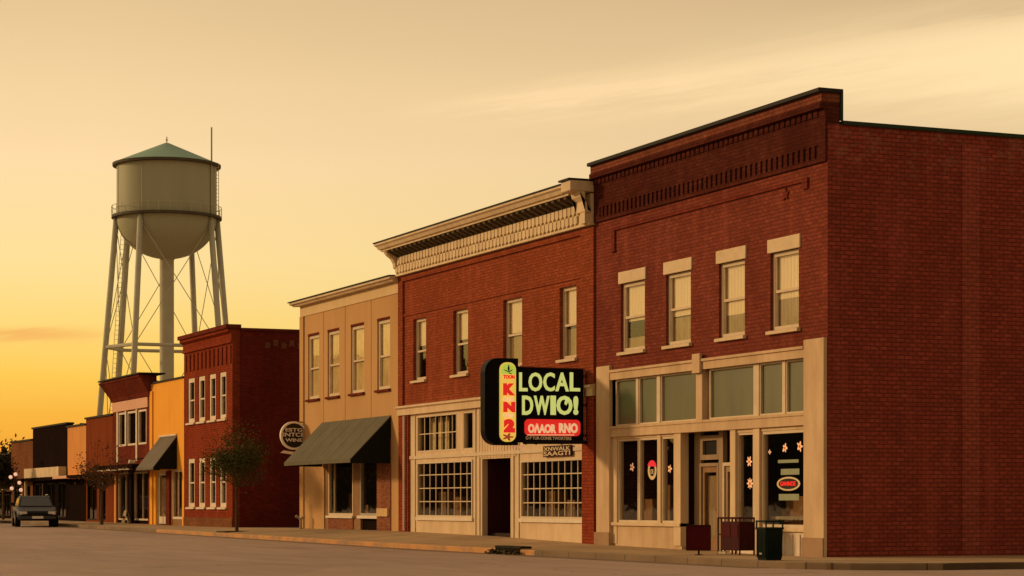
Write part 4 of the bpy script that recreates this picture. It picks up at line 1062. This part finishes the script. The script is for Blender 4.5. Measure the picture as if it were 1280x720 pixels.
# ================================================================== far buildings on the left
def low_building(name, label, pa, pc, ztop, wall, holes_px, band=None, depth=16, coping='coping_metal', canopy=None, extras=None):
    x0, x1 = FX(pa), FX(pc)-.01
    b = thing(name, label, 'building', ((x0+x1)/2, F, 0))
    hs = [(FX(a), FX(c), z0, z1) for a, c, z0, z1 in holes_px]
    m = MB(); wall_with_holes(m, x0, x1, -.1, ztop, F, F+.3, hs); m.build('wall', wall, b)
    MB().box(x0-.04, x1+.03, F-.08, F+.35, ztop, ztop+.09).build('coping', coping, b)
    shell(b, x0, x1, ztop-.2, depth, 'brick_dark', roofz=ztop-.5, floors=(2.95,), zb=-.1)
    for i, h in enumerate(hs):
        if label.startswith('low building with black') and i < 2: MB().box(h[0]+.25, h[1]-.45, F+.5, F+.54, .9, 2.1).build('curtain', 'blind', b)
    for h in hs: display_window(b, *h, vs=[.5], rev=.08, fw=.07, frame='black_metal' if h[3] < 2.4 else 'paint_frame')
    if canopy: MB().box(x0, x1, F-canopy[1], F-.002, canopy[0], canopy[0]+.14).build('canopy', canopy[2], b)
    return b, x0, x1
low_building('board_clad_building', 'low brown board-clad building just left of the flared-cornice one, behind the bare tree', 107.5, 141, 5.40, 'board_wall', [(109, 121, .3, 2.3), (124, 132, .3, 2.3)], canopy=(2.42, 1.0, 'dark_panel'))
b_, hx0, hx1 = low_building('peach_building', 'low peach-coloured building front with a dark glazed ground floor', 84.5, 107.5, 5.12, 'peach_wall', [(86, 95, .35, 2.25), (96, 106, .35, 2.25)], canopy=(2.42, .8, 'pink_band'))
MB().box(hx0, hx1, F-.03, F, .0, 2.4).build('tmp', 'dark_panel', b_).name = 'shopfront_panel'
b_, ix0, ix1 = low_building('black_fronted_building', 'low building with black upper front and pale fascia band behind the parked dark car', 41, 84.5, 5.32, 'dark_panel', [(44, 55, .4, 2.25), (58, 69, .4, 2.25), (72, 82, .4, 2.25)], canopy=(2.38, .5, 'dark_panel'))
MB().box(ix0-.4, ix1-.3, F-.42, F-.002, 2.56, 3.08).build('fascia', 'cornice_cream', b_)
MB().tube((ix0-.2, F-.35, .2), (ix0-.2, F-.35, 2.56), .09).build('post', 'paint_white', b_)
m = MB()
for i in range(7): xx = ix0+3+i*.85; m.box(xx, xx+.16, F+2, F+2.2, 5.0, 5.45+.25*random.random())
m.build('roof_vent', 'black_metal', b_)
low_building('brown_building', 'plain low brown building left of the black-fronted one near the picture edge', 14, 41, 4.7, 'brick_brown', [(17, 26, .4, 2.2), (29, 38, .4, 2.2)], canopy=(2.4, .6, 'dark_panel'))
low_building('end_building', 'small dark building with a pale lower band at the far left edge', -12, 14, 4.05, 'dark_panel', [(-8, 2, .4, 1.7), (4, 12, .4, 1.7)], canopy=(1.85, .5, 'cornice_cream'))

# ================================================================== water tower
def tower():
    D = 247.0; lat = (208.5-640)/2809*D
    cx, cy = -CA*D+SA*lat, SA*D+CA*lat
    rt = Vector((SA, CA, 0)); fw = Vector((-CA, SA, 0)); k = D/2809.0
    def Z(py): return H+(630-py)*k
    t = thing('water_tower', 'tall pale green water tower with conical roof and slanting legs behind the low buildings', 'water tower', (cx, cy, 0))
    c = (cx, cy, 0); Rt = 62*k; zb, ze = Z(273), Z(207)
    m = MB(); m.lathe([(Rt, zb), (Rt, ze)], c, 64); m.build('tank', 'tank_paint', t, smooth=True)
    m = MB()
    for i in range(8):
        a = 2*math.pi*i/8+.35; p = Vector((cx, cy, 0))+rt*(Rt+.01)*math.cos(a)-fw*(Rt+.01)*math.sin(a)
        m.tube((p.x, p.y, zb), (p.x, p.y, ze), .05, seg=4)
    m.build('seam', 'tower_steel', t)
    pr = [(Rt*math.cos(R(a)), zb-51*k*math.sin(R(a))) for a in range(0, 91, 6)]; m = MB(); m.lathe(pr, c, 64); m.build('bowl', 'tank_paint', t, smooth=True)
    m = MB(); m.lathe([(Rt*1.07, ze-.02), (Rt*1.07, ze+.08), (.25, Z(179)), (0.01, Z(179))], c, 48); m.lathe([(Rt*.98, ze-.05), (Rt*1.07, ze-.05)], c, 48); m.build('tank_roof', 'tank_roof', t)
    m = MB(); m.lathe([(Rt*1.0, ze-.22), (Rt*1.08, ze-.2), (Rt*1.085, ze+.08), (Rt*1.06, ze+.1)], c, 48); m.build('eave_rim', 'tower_dark', t)
    m = MB(); m.tube((cx, cy, Z(179)), (cx, cy, Z(171)), .06).lathe([(.01, Z(176)), (.2, Z(175)), (.01, Z(174))], c, 8); m.build('finial', 'tower_steel', t)
    zr = Z(271); Rb = Rt*1.10
    m = MB(); m.lathe([(Rt, zr), (Rb, zr), (Rb+.02, zr-.28), (Rt, zr-.28), (Rt, zr)], c, 48); m.build('balcony', 'tower_dark', t)
    m = MB(); n = 32
    for i in range(n):
        a, a2 = 2*math.pi*i/n, 2*math.pi*(i+1)/n
        p = Vector((cx+Rb*math.cos(a), cy+Rb*math.sin(a), zr)); q = Vector((cx+Rb*math.cos(a2), cy+Rb*math.sin(a2), zr))
        m.tube(p, p+Vector((0, 0, 1.0)), .03, seg=4); m.tube(p+Vector((0, 0, 1)), q+Vector((0, 0, 1)), .035, seg=4); m.tube(p+Vector((0, 0, .5)), q+Vector((0, 0, .5)), .02, seg=4)
    m.build('railing', 'tower_steel', t)
    # legs: angles as seen (0 = right, -90 = towards us)
    angs = [-22, -112, -169, 149, 70, 6]; ztop = zr-.1; slope = .083
    def lp(a, z):
        r = Rt*1.0+(ztop-z)*slope; return Vector((cx, cy, 0))+rt*r*math.cos(R(a))-fw*(-r*math.sin(R(a)))*(1) + Vector((0, 0, z))
    for a in angs:
        m = MB(); m.tube(lp(a, -.1), lp(a, ztop), .32, .32, seg=12); m.tube(lp(a, -.1), lp(a, .3), .7, seg=8); lg = m.build('leg', 'tower_steel', t, smooth=False)
        for p in lg.data.polygons: p.use_smooth = len(p.vertices) == 4
    MB().tube((cx, cy, -.1), (cx, cy, zb-48*k), .78, .78, seg=24).build('riser_pipe', 'tower_steel', t)
    o = sorted(angs)
    for zl in (Z(435),):
        for i in range(6):
            m = MB(); m.tube(lp(o[i], zl), lp(o[(i+1) % 6], zl), .2, seg=6); m.build('strut', 'tower_steel', t)
    for i in range(6):
        a1, a2 = o[i], o[(i+1) % 6]; m = MB()
        for za, zb2 in ((zb-.8, Z(435)), (Z(435), 1.0)):
            m.tube(lp(a1, za), lp(a2, zb2), .045, seg=5); m.tube(lp(a2, za), lp(a1, zb2), .045, seg=5)
        m.build('tie_rod', 'tower_steel', t)
    m = MB(); a = 149; off = rt*(-.55)
    for s in (-.2, .2):
        m.tube(lp(a, 1)+off+rt*s, lp(a, ztop)+off+rt*s, .035, seg=4)
    n = 60
    for i in range(n): z = 1+(ztop-1)*i/n; m.tube(lp(a, z)+off-rt*.2, lp(a, z)+off+rt*.2, .03, seg=4)
    m.build('ladder', 'tower_steel', t)
    p = Vector((cx, cy, 0))+rt*(59*k)-fw*2.0
    m = MB(); m.tube((p.x, p.y, zr), (p.x, p.y, Z(163)), .10, seg=6); m.build('antenna', 'tower_steel', t)
    p = Vector((cx, cy, 0))+rt*(Rt+.2)-fw*1.2; m = MB()
    for s in (-.2, .2): m.tube((p.x, p.y+s, zr), (p.x, p.y+s, ze), .04, seg=4)
    for i in range(14): z = zr+(ze-zr)*i/14; m.tube((p.x, p.y-.2, z), (p.x, p.y+.2, z), .03, seg=4)
    m.build('ladder', 'tower_steel', t)
tower()

# ================================================================== trees
def tree(name, label, x, y, z, h, cw, mat, n_leaf, leaf, trunk_h, seed, group=None, trunk_r=.06, flat=1.0, sway=.0):
    rnd = random.Random(seed)
    t = thing(name, label, 'tree', (x, y, z), group)
    m = MB(); p0 = Vector((x, y, z-.05)); pts = [p0]
    for i in range(1, 5): pts.append(Vector((x+rnd.uniform(-.03, .03)*h/4, y+rnd.uniform(-.03, .03)*h/4, z+trunk_h*i/4)))
    for i in range(4): m.tube(pts[i], pts[i+1], trunk_r*(1.25-.12*i), trunk_r*(1.25-.12*(i+1)), seg=8, caps=False)
    tips = []
    def grow(p, d, l, r, dep):
        q = p+d*l; m.tube(p, q, r, r*.6, seg=5, caps=False); tips.append(q)
        if dep == 0: return
        for _ in range(3 if dep > 1 else 3):
            nd = (d+Vector((rnd.uniform(-.85, .85), rnd.uniform(-.85, .85), rnd.uniform(-.35, .55)))).normalized()
            grow(q, nd, l*rnd.uniform(.6, .85), r*.55, dep-1)
    nl = 6; ch = h-trunk_h
    for i in range(nl):
        a = 2*math.pi*i/nl+rnd.uniform(-.4, .4); up = rnd.uniform(.35, 1.3)
        d = Vector((math.cos(a), math.sin(a), up)).normalized(); grow(pts[-1]+Vector((0, 0, -trunk_h*.12*rnd.random())), d, ch*.23*rnd.uniform(.8, 1.15), trunk_r*.5, 3)
    m.build('trunk', 'bark', t)
    lm = MB(); c = Vector((x, y, z+trunk_h+ch*.48))
    clumps = []
    for q in tips:
        e = q-c; e = Vector((e.x/(cw*.55), e.y/(cw*.55), e.z/(ch*.60)))
        if e.length < 1.0: clumps.append(q)
    extra = max(0, 26-len(clumps))
    for _ in range(extra+55):
        v = Vector((rnd.gauss(0, 1), rnd.gauss(0, 1), rnd.gauss(0, 1))).normalized()*rnd.uniform(.35, .95); clumps.append(c+Vector((v.x*cw*.5, v.y*cw*.5, v.z*ch*.52)))
    per = max(1, n_leaf//len(clumps))
    for q in clumps:
        cr = cw*rnd.uniform(.07, .15)
        for _ in range(int(per*rnd.uniform(.4, 1.6))):
            p = q+Vector((rnd.gauss(0, 1), rnd.gauss(0, 1), rnd.gauss(0, .8)))*cr
            u = Vector((rnd.gauss(0, 1), rnd.gauss(0, 1), rnd.gauss(0, 1))).normalized(); w = u.orthogonal().normalized(); l = leaf*rnd.uniform(.6, 1.3)
            k = len(lm.v); lm.v += [tuple(p-u*l), tuple(p+w*l*.45), tuple(p+u*l), tuple(p-w*l*.45)]; lm.f.append((k, k+1, k+2, k+3))
    me = bpy.data.meshes.new('crown'); me.from_pydata(lm.v, [], lm.f); me.materials.append(M[mat])
    o = bpy.data.objects.new('crown', me); COL.objects.link(o); o.parent = t; o.matrix_parent_inverse = Matrix.Translation(-Vector((x, y, z)))
    return t
y_ = 22.9; x_ = FX(296, y_)
tree('street_tree', 'small green street tree with dense rounded crown in front of the red brick side wall', x_, y_, z_walk(x_, y_), 4.05, 1.95, 'leaf_green', 8500, .043, 1.75, 3, 'young trees along the pavement', .055)
tag(MB().box(x_-.6, x_+.6, y_-.6, y_+.6, z_walk(x_, y_)-.05, z_walk(x_, y_)+.012).build('tree_pit', 'litter'), kind='structure')
y_ = 22.9; x_ = FX(127, y_)
tree('street_tree', 'thin street tree with sparse brownish leaves in front of the board-clad building', x_, y_, z_walk(x_, y_), 3.9, 2.1, 'leaf_brown', 1500, .06, 1.6, 11, 'young trees along the pavement', .07)
for i, (px, Yd, h, w, lab, mt) in enumerate(((6, 48, 7.6, 6, 'broad brown treetop behind the end building, leftmost in the row', 'leaf_brown'), (20, 47, 6.9, 5, 'low rounded treetop behind the plain brown building', 'leaf_dark'), (33, 50, 7.4, 4, 'slim treetop just left of the black-fronted building', 'leaf_brown'))):
    xx = FX(px, Yd*.86); tree('background_tree', lab, xx, Yd*.86, .05, h, w, mt, 2600, .22, 2.2, 40+i, 'trees behind the far shops', .16)
xx = FX(4, 23.2)
tree('evergreen_tree', 'dense dark small tree on the pavement at the far left edge', xx, 23.2, z_walk(xx, 23.2), 4.0, 1.15, 'leaf_dark', 4200, .07, 1.6, 77, None, .07)

# ================================================================== vehicles
def vehicle(name, label, cat, x, y, z, yaw, mat, L=4.7, Wd=1.92, Ht=1.74, nose=.95, belt=1.02, group=None):
    """box-bodied SUV/sedan; +x local is the nose"""
    t = thing(name, label, cat, (x, y, z), group); t.rotation_euler = (0, 0, yaw)
    def bl(mb, nm, mt, par=t, smooth=False):
        me = bpy.data.meshes.new(nm); me.from_pydata(mb.v, [], mb.f); bm = bmesh.new(); bm.from_mesh(me); bmesh.ops.recalc_face_normals(bm, faces=bm.faces); bm.to_mesh(me); bm.free()
        me.materials.append(M[mt]); o = bpy.data.objects.new(nm, me); COL.objects.link(o); o.parent = par
        if smooth:
            for p in me.polygons: p.use_smooth = True
        return o
    h = L/2; w = Wd/2
    # lower body: lofted sections from tail to nose: (x, half width, z bottom, z top)
    secs = [(-h, w*.86, .42, belt*.80), (-h+.08, w*.93, .34, belt*.98), (-h+.5, w*.99, .28, belt), (-h*.3, w, .27, belt), (h*.25, w, .27, belt), (h*.42, w*.99, .28, belt*.98), (h-.5, w*.96, .29, nose*.93), (h-.12, w*.90, .34, nose*.84), (h, w*.80, .42, nose*.66)]
    m = MB()
    for sx, sw, b0, t0 in secs:
        m.v += [(sx, -sw*.92, b0), (sx, -sw, b0+.14), (sx, -sw, t0-.16), (sx, -sw*.93, t0-.03), (sx, -sw*.80, t0), (sx, sw*.80, t0), (sx, sw*.93, t0-.03), (sx, sw, t0-.16), (sx, sw, b0+.14), (sx, sw*.92, b0)]
    n = 10; k = len(secs)
    m.f = [(i*n+j, (i+1)*n+j, (i+1)*n+(j+1) % n, i*n+(j+1) % n) for i in range(k-1) for j in range(n)]+[tuple(range(n)), tuple((k-1)*n+j for j in reversed(range(n)))]
    # cabin
    cs = [(-h+.15, w*.80, belt-.02), (-h+.55, w*.72, Ht-.05), (-h*.1, w*.73, Ht), (h*.12, w*.70, Ht-.03), (h*.45, w*.84, belt-.03)]
    m2 = MB()
    a0, a1, a2, a3, a4 = cs
    m.v += []; q = len(m.v)
    for sx, sw, zz in cs: m.v += [(sx, -sw, zz), (sx, sw, zz)]
    m.f += [(q, q+2, q+3, q+1), (q+2, q+4, q+5, q+3), (q+4, q+6, q+7, q+5), (q+6, q+8, q+9, q+7), (q, q+8, q+6, q+4, q+2), (q+1, q+3, q+5, q+7, q+9)]
    body = bl(m, 'body', mat)
    def pane(pts, nm):
        k_ = MB(); k_.v = [tuple(p) for p in pts]; k_.f = [tuple(range(len(pts)))]; return bl(k_, nm, 'car_glass')
    def on(sa, sb, fr0, fr1, wf, lift):
        r = []
        for f in (fr0, fr1):
            sx = sa[0]+(sb[0]-sa[0])*f; sw = (sa[1]+(sb[1]-sa[1])*f)*wf; zz = sa[2]+(sb[2]-sa[2])*f; r.append((sx, sw, zz))
        nx = (sb[2]-sa[2]); nz_ = -(sb[0]-sa[0]); L_ = math.hypot(nx, nz_); nx, nz_ = -nx/L_*lift, -nz_/L_*lift
        if lift and False: pass
        return [(r[0][0]+nx, -r[0][1], r[0][2]+nz_), (r[0][0]+nx, r[0][1], r[0][2]+nz_), (r[1][0]+nx, r[1][1], r[1][2]+nz_), (r[1][0]+nx, -r[1][1], r[1][2]+nz_)]
    ws = on(a3, a4, .08, .93, .90, .012)
    ws = [(p[0]+.02, p[1], p[2]+.012) for p in on(a3, a4, .08, .93, .90, 0)]; pane(ws, 'windscreen')
    rs = [(p[0]-.015, p[1], p[2]+.008) for p in on(a0, a1, .2, .92, .88, 0)]; pane(rs, 'rear_window')
    for s in (-1, 1):
        def sp(f, zf):    # on the cabin side
            zz = belt+.03+(Ht-belt-.14)*zf; xl = a0[0]+(a1[0]-a0[0])*min(1, (zz-a0[2])/(a1[2]-a0[2])); xr = a4[0]+(a3[0]-a4[0])*min(1, (zz-a4[2])/(a3[2]-a4[2]))
            sw = w*.84+(w*.72-w*.84)*((zz-belt)/(Ht-belt)); return (xl+.12+(xr-xl-.24)*f, s*(sw+.012), zz)
        for f0, f1 in ((0, .3), (.34, .64), (.68, 1)): pane([sp(f0, 0), sp(f1, 0), sp(f1, 1), sp(f0, 1)], 'side_window')
        m = MB(); m.box(h*.38, h*.38+.12, s*(w+.02), s*(w+.2), belt+.02, belt+.18); bl(m, 'wing_mirror', mat)
        m = MB(); m.box(h-.20, h-.02, s*w*.50, s*w*.84, nose*.66, nose*.82); bl(m, 'headlight', 'lamp_white')
        m = MB(); m.box(-h-.01, -h+.08, s*w*.60, s*w*.88, belt*.62, belt*.82); bl(m, 'tail_light', 'tail_red')
        for wx in (-h*.6, h*.62):
            m = MB(); r = .36; m.tube((wx, s*(w-.22), r), (wx, s*(w+.015), r), r, seg=24); tr = bl(m, 'wheel', 'rubber')
            m = MB(); m.tube((wx, s*(w+.016), r), (wx, s*(w+.03), r), r*.62, seg=16); bl(m, 'rim', 'chrome', tr)
    m = MB(); m.box(h-.03, h+.03, -w*.45, w*.45, nose*.52, nose*.74); bl(m, 'grille', 'black_metal')
    m = MB(); m.box(h-.06, h+.07, -w*.84, w*.84, .36, .50); bl(m, 'front_bumper', 'car_grey'); m = MB(); m.box(-h-.07, -h+.06, -w*.86, w*.86, .36, .54); bl(m, 'rear_bumper', 'car_grey')
    m = MB(); m.box(-h-.085, -h-.07, -.25, .25, .40, .52); bl(m, 'number_plate', 'lamp_white'); m = MB(); m.box(h+.07, h+.085, -.25, .25, .38, .49); bl(m, 'number_plate', 'lamp_white')
    m = MB()
    for s in (-1, 1): m.tube((-h+.6, s*w*.62, Ht+.05), (h*.1, s*w*.62, Ht+.05), .02, seg=5)
    bl(m, 'roof_rail', 'chrome')
    return t
def carglass():
    t = NT('car_glass'); t.base((.03, .03, .028)); t.rough(.12); t.p.inputs['Specular IOR Level'].default_value = .3; M['car_glass'] = t.m
carglass()
yv = 20.75; xv = FX(43.5, yv)
vehicle('parked_car', 'large dark car parked at the kerb in front of the black-fronted building', 'car', xv, yv, z_road(xv)+.006, R(-8), 'car_black', L=4.5, Wd=1.90, Ht=1.42, nose=.86, belt=.94)
yv = 20.6; xv = FX(14, yv)
vehicle('parked_car', 'grey low car parked farther off, partly hidden beside the lit globes at the left edge', 'car', xv-9, yv-.0, z_road(xv)+.006, R(-5), 'car_grey', L=4.5, Wd=1.82, Ht=1.45, nose=.85, belt=.92)

def globe_lamp():
    y = 22.7; x = FX(19, y); z = z_walk(x, y)
    t = thing('globe_lamp', 'lit cluster street lamp with several pinkish globes at the far left', 'street lamp', (x, y, z))
    MB().tube((x, y, z), (x, y, z+2.1), .06, .045).tube((x, y, z), (x, y, z+.25), .14, .09).build('post', 'black_metal', t)
    m = MB()
    for i, (dy, dz) in enumerate(((-.24, 2.3), (.22, 2.0), (0.02, 2.45), (.3, 1.62), (-.18, 1.7))):
        m.tube((x, y, z+min(dz, 2.1)-.1), (x, y+dy, z+dz-.1), .02)
        g = MB(); r = .10; g.lathe([(max(.001, r*math.sin(R(a))), r-r*math.cos(R(a))) for a in range(0, 181, 20)], (x, y+dy, z+dz-.1), 12); g.build('globe', 'globe_lit', t, smooth=True)
    m.build('arm', 'black_metal', t)
globe_lamp()

# ================================================================== street furniture near the corner
def bin_():
    y = 22.5; x = FX(962, y); z = z_walk(x, y)-.0
    t = thing('litter_bin', 'dark green square litter bin with open framed hood on the pavement by the corner', 'litter bin', (x, y, z))
    w = .19; a = R(-20)
    m = MB(); prof = [(-w*.92, z+.03), (-w, z+.60)]
    def ringpts(s, zz): return [(x+dx*s, y+dy*s, zz) for dx, dy in ((-1, -1), (1, -1), (1, 1), (-1, 1))]
    k = 0; m.v += ringpts(w*.93, z+.03)+ringpts(w*1.02, z+.62); m.f += [(0, 1, 5, 4), (1, 2, 6, 5), (2, 3, 7, 6), (3, 0, 4, 7), (3, 2, 1, 0), (4, 5, 6, 7)]
    for i in range(7):
        f = -1+2*(i+.5)/7
        m.box(x+f*w-.012, x+f*w+.012, y-w*1.06, y-w*.9, z+.06, z+.60); m.box(x+w*.9, x+w*1.06, y+f*w-.012, y+f*w+.012, z+.06, z+.60)
    m.build('body', 'bin_green', t)
    m = MB(); m.box(x-w*1.12, x+w*1.12, y-w*1.12, y+w*1.12, z+.62, z+.66); m.build('rim', 'bin_green', t, bevel=.006)
    m = MB()
    for dx in (-1, 1):
        for dy in (-1, 1): m.box(x+dx*w-.012, x+dx*w+.012, y+dy*w-.012, y+dy*w+.012, z+.66, z+.76)
    m.box(x-w*1.08, x+w*1.08, y-w*1.08, y+w*1.08, z+.76, z+.80); m.build('hood', 'bin_green', t)
    MB().box(x-w*.9, x+w*.9, y-w*.9, y+w*.9, z, z+.03).build('foot', 'black_metal', t)
    MB().box(x-.05, x+.05, y-w*1.08-.004, y-w*1.08, z+.12, z+.15).build('badge', 'pipe_grey', t)
bin_()
def red_board():
    y = 23.35; x = FX(873.5, y); z = z_walk(x, y)
    t = thing('board_sign', 'plain dark red square board on a short post in front of the shop doors', 'sign', (x, y, z))
    u = Vector((SA, CA, 0)).lerp(Vector((1, 0, 0)), .35).normalized(); n = Vector((u.y, -u.x, 0)); c = Vector((x, y, z))
    MB().tube(c, c+Vector((0, 0, .14)), .022).tube(c, c+Vector((0, 0, .015)), .10, seg=12).build('post', 'black_metal', t)
    a = .275; p = [c-u*a+Vector((0, 0, .11)), c+u*a+Vector((0, 0, .11)), c+u*a+Vector((0, 0, .66)), c-u*a+Vector((0, 0, .66))]
    MB().prism([q+n*.02 for q in p], -n*.05).build('board', 'sign_red', t, bevel=.008)
    m = MB()
    for i in range(4):
        q0, q1 = p[i]+n*.035, p[(i+1) % 4]+n*.035; m.tube(q0, q1, .012, seg=5)
    m.build('board_edge', 'rack_red', t)
red_board()
def rack():
    y = 24.35; x = FX(920, y); z = z_walk(x, y)
    t = thing('newspaper_stand', 'dark red metal newspaper stand with rail top between the red board and the litter bin', 'newspaper stand', (x, y, z))
    MB().box(x-.34, x+.50, y-.2, y+.2, z+.10, z+.74).build('cabinet', 'rack_red', t, bevel=.015)
    m = MB(); m.box(x-.30, x+.1, y-.212, y-.2, z+.40, z+.68); m.box(x+.15, x+.46, y-.212, y-.2, z+.40, z+.68); m.build('door_panel', 'sign_red', t)
    m = MB()
    for q in (-.5, -.34, .5):
        for s in (-.18, .18): m.tube((x+q, y+s, z), (x+q+0, y+s, z+.82), .02)
    for s in (-.18, .18): m.tube((x-.5, y+s, z+.82), (x+.5, y+s, z+.82), .022); m.tube((x-.50, y+s, z+.45), (x-.34, y+s, z+.45), .015)
    for q in [-.45+.13*i for i in range(8)]: m.tube((x+q, y-.18, z+.82), (x+q, y+.18, z+.82), .012)
    m.build('frame', 'rack_red', t)
    MB().box(x-.4, x-.05, y-.24, y-.21, z+.02, z+.07).build('foot_plate', 'pipe_grey', t)
rack()
def drain():
    x0, x1 = FX(619, KY), FX(651, KY); z = z_road(-60)
    t = thing('storm_drain', 'dark kerb storm drain choked with leaves, breaking the yellow-painted kerb', 'storm drain', ((x0+x1)/2, KY, z))
    MB().box(x0, x1, KY-.012, KY+.3, z+.142, z+.20).build('drain_hood', 'iron', t, bevel=.01)
    MB().box(x0+.06, x1-.06, KY-.02, KY-.004, z+.012, z+.142).build('drain_mouth', 'awning_dark', t)
    m = MB()
    for i in range(9): q = x0+.1+(x1-x0-.2)*i/8; m.box(q-.015, q+.015, KY-.034, KY-.02, z+.01, z+.142)
    m.build('grate_bar', 'iron', t)
    m = MB(); rnd = random.Random(5)
    for _ in range(160):
        p = Vector((rnd.uniform(x0-.1, x1+.2), KY-rnd.uniform(.02, .3)**1.0, z+rnd.uniform(.0, .09))); u = Vector((rnd.gauss(0, 1), rnd.gauss(0, 1), rnd.gauss(0, .5))).normalized()*.05; w = u.orthogonal()
        k = len(m.v); m.v += [tuple(p-u), tuple(p+w*.5), tuple(p+u), tuple(p-w*.5)]; m.f.append((k, k+1, k+2, k+3))
    tag(m.build('leaf_litter', 'litter'), kind='stuff')
drain()
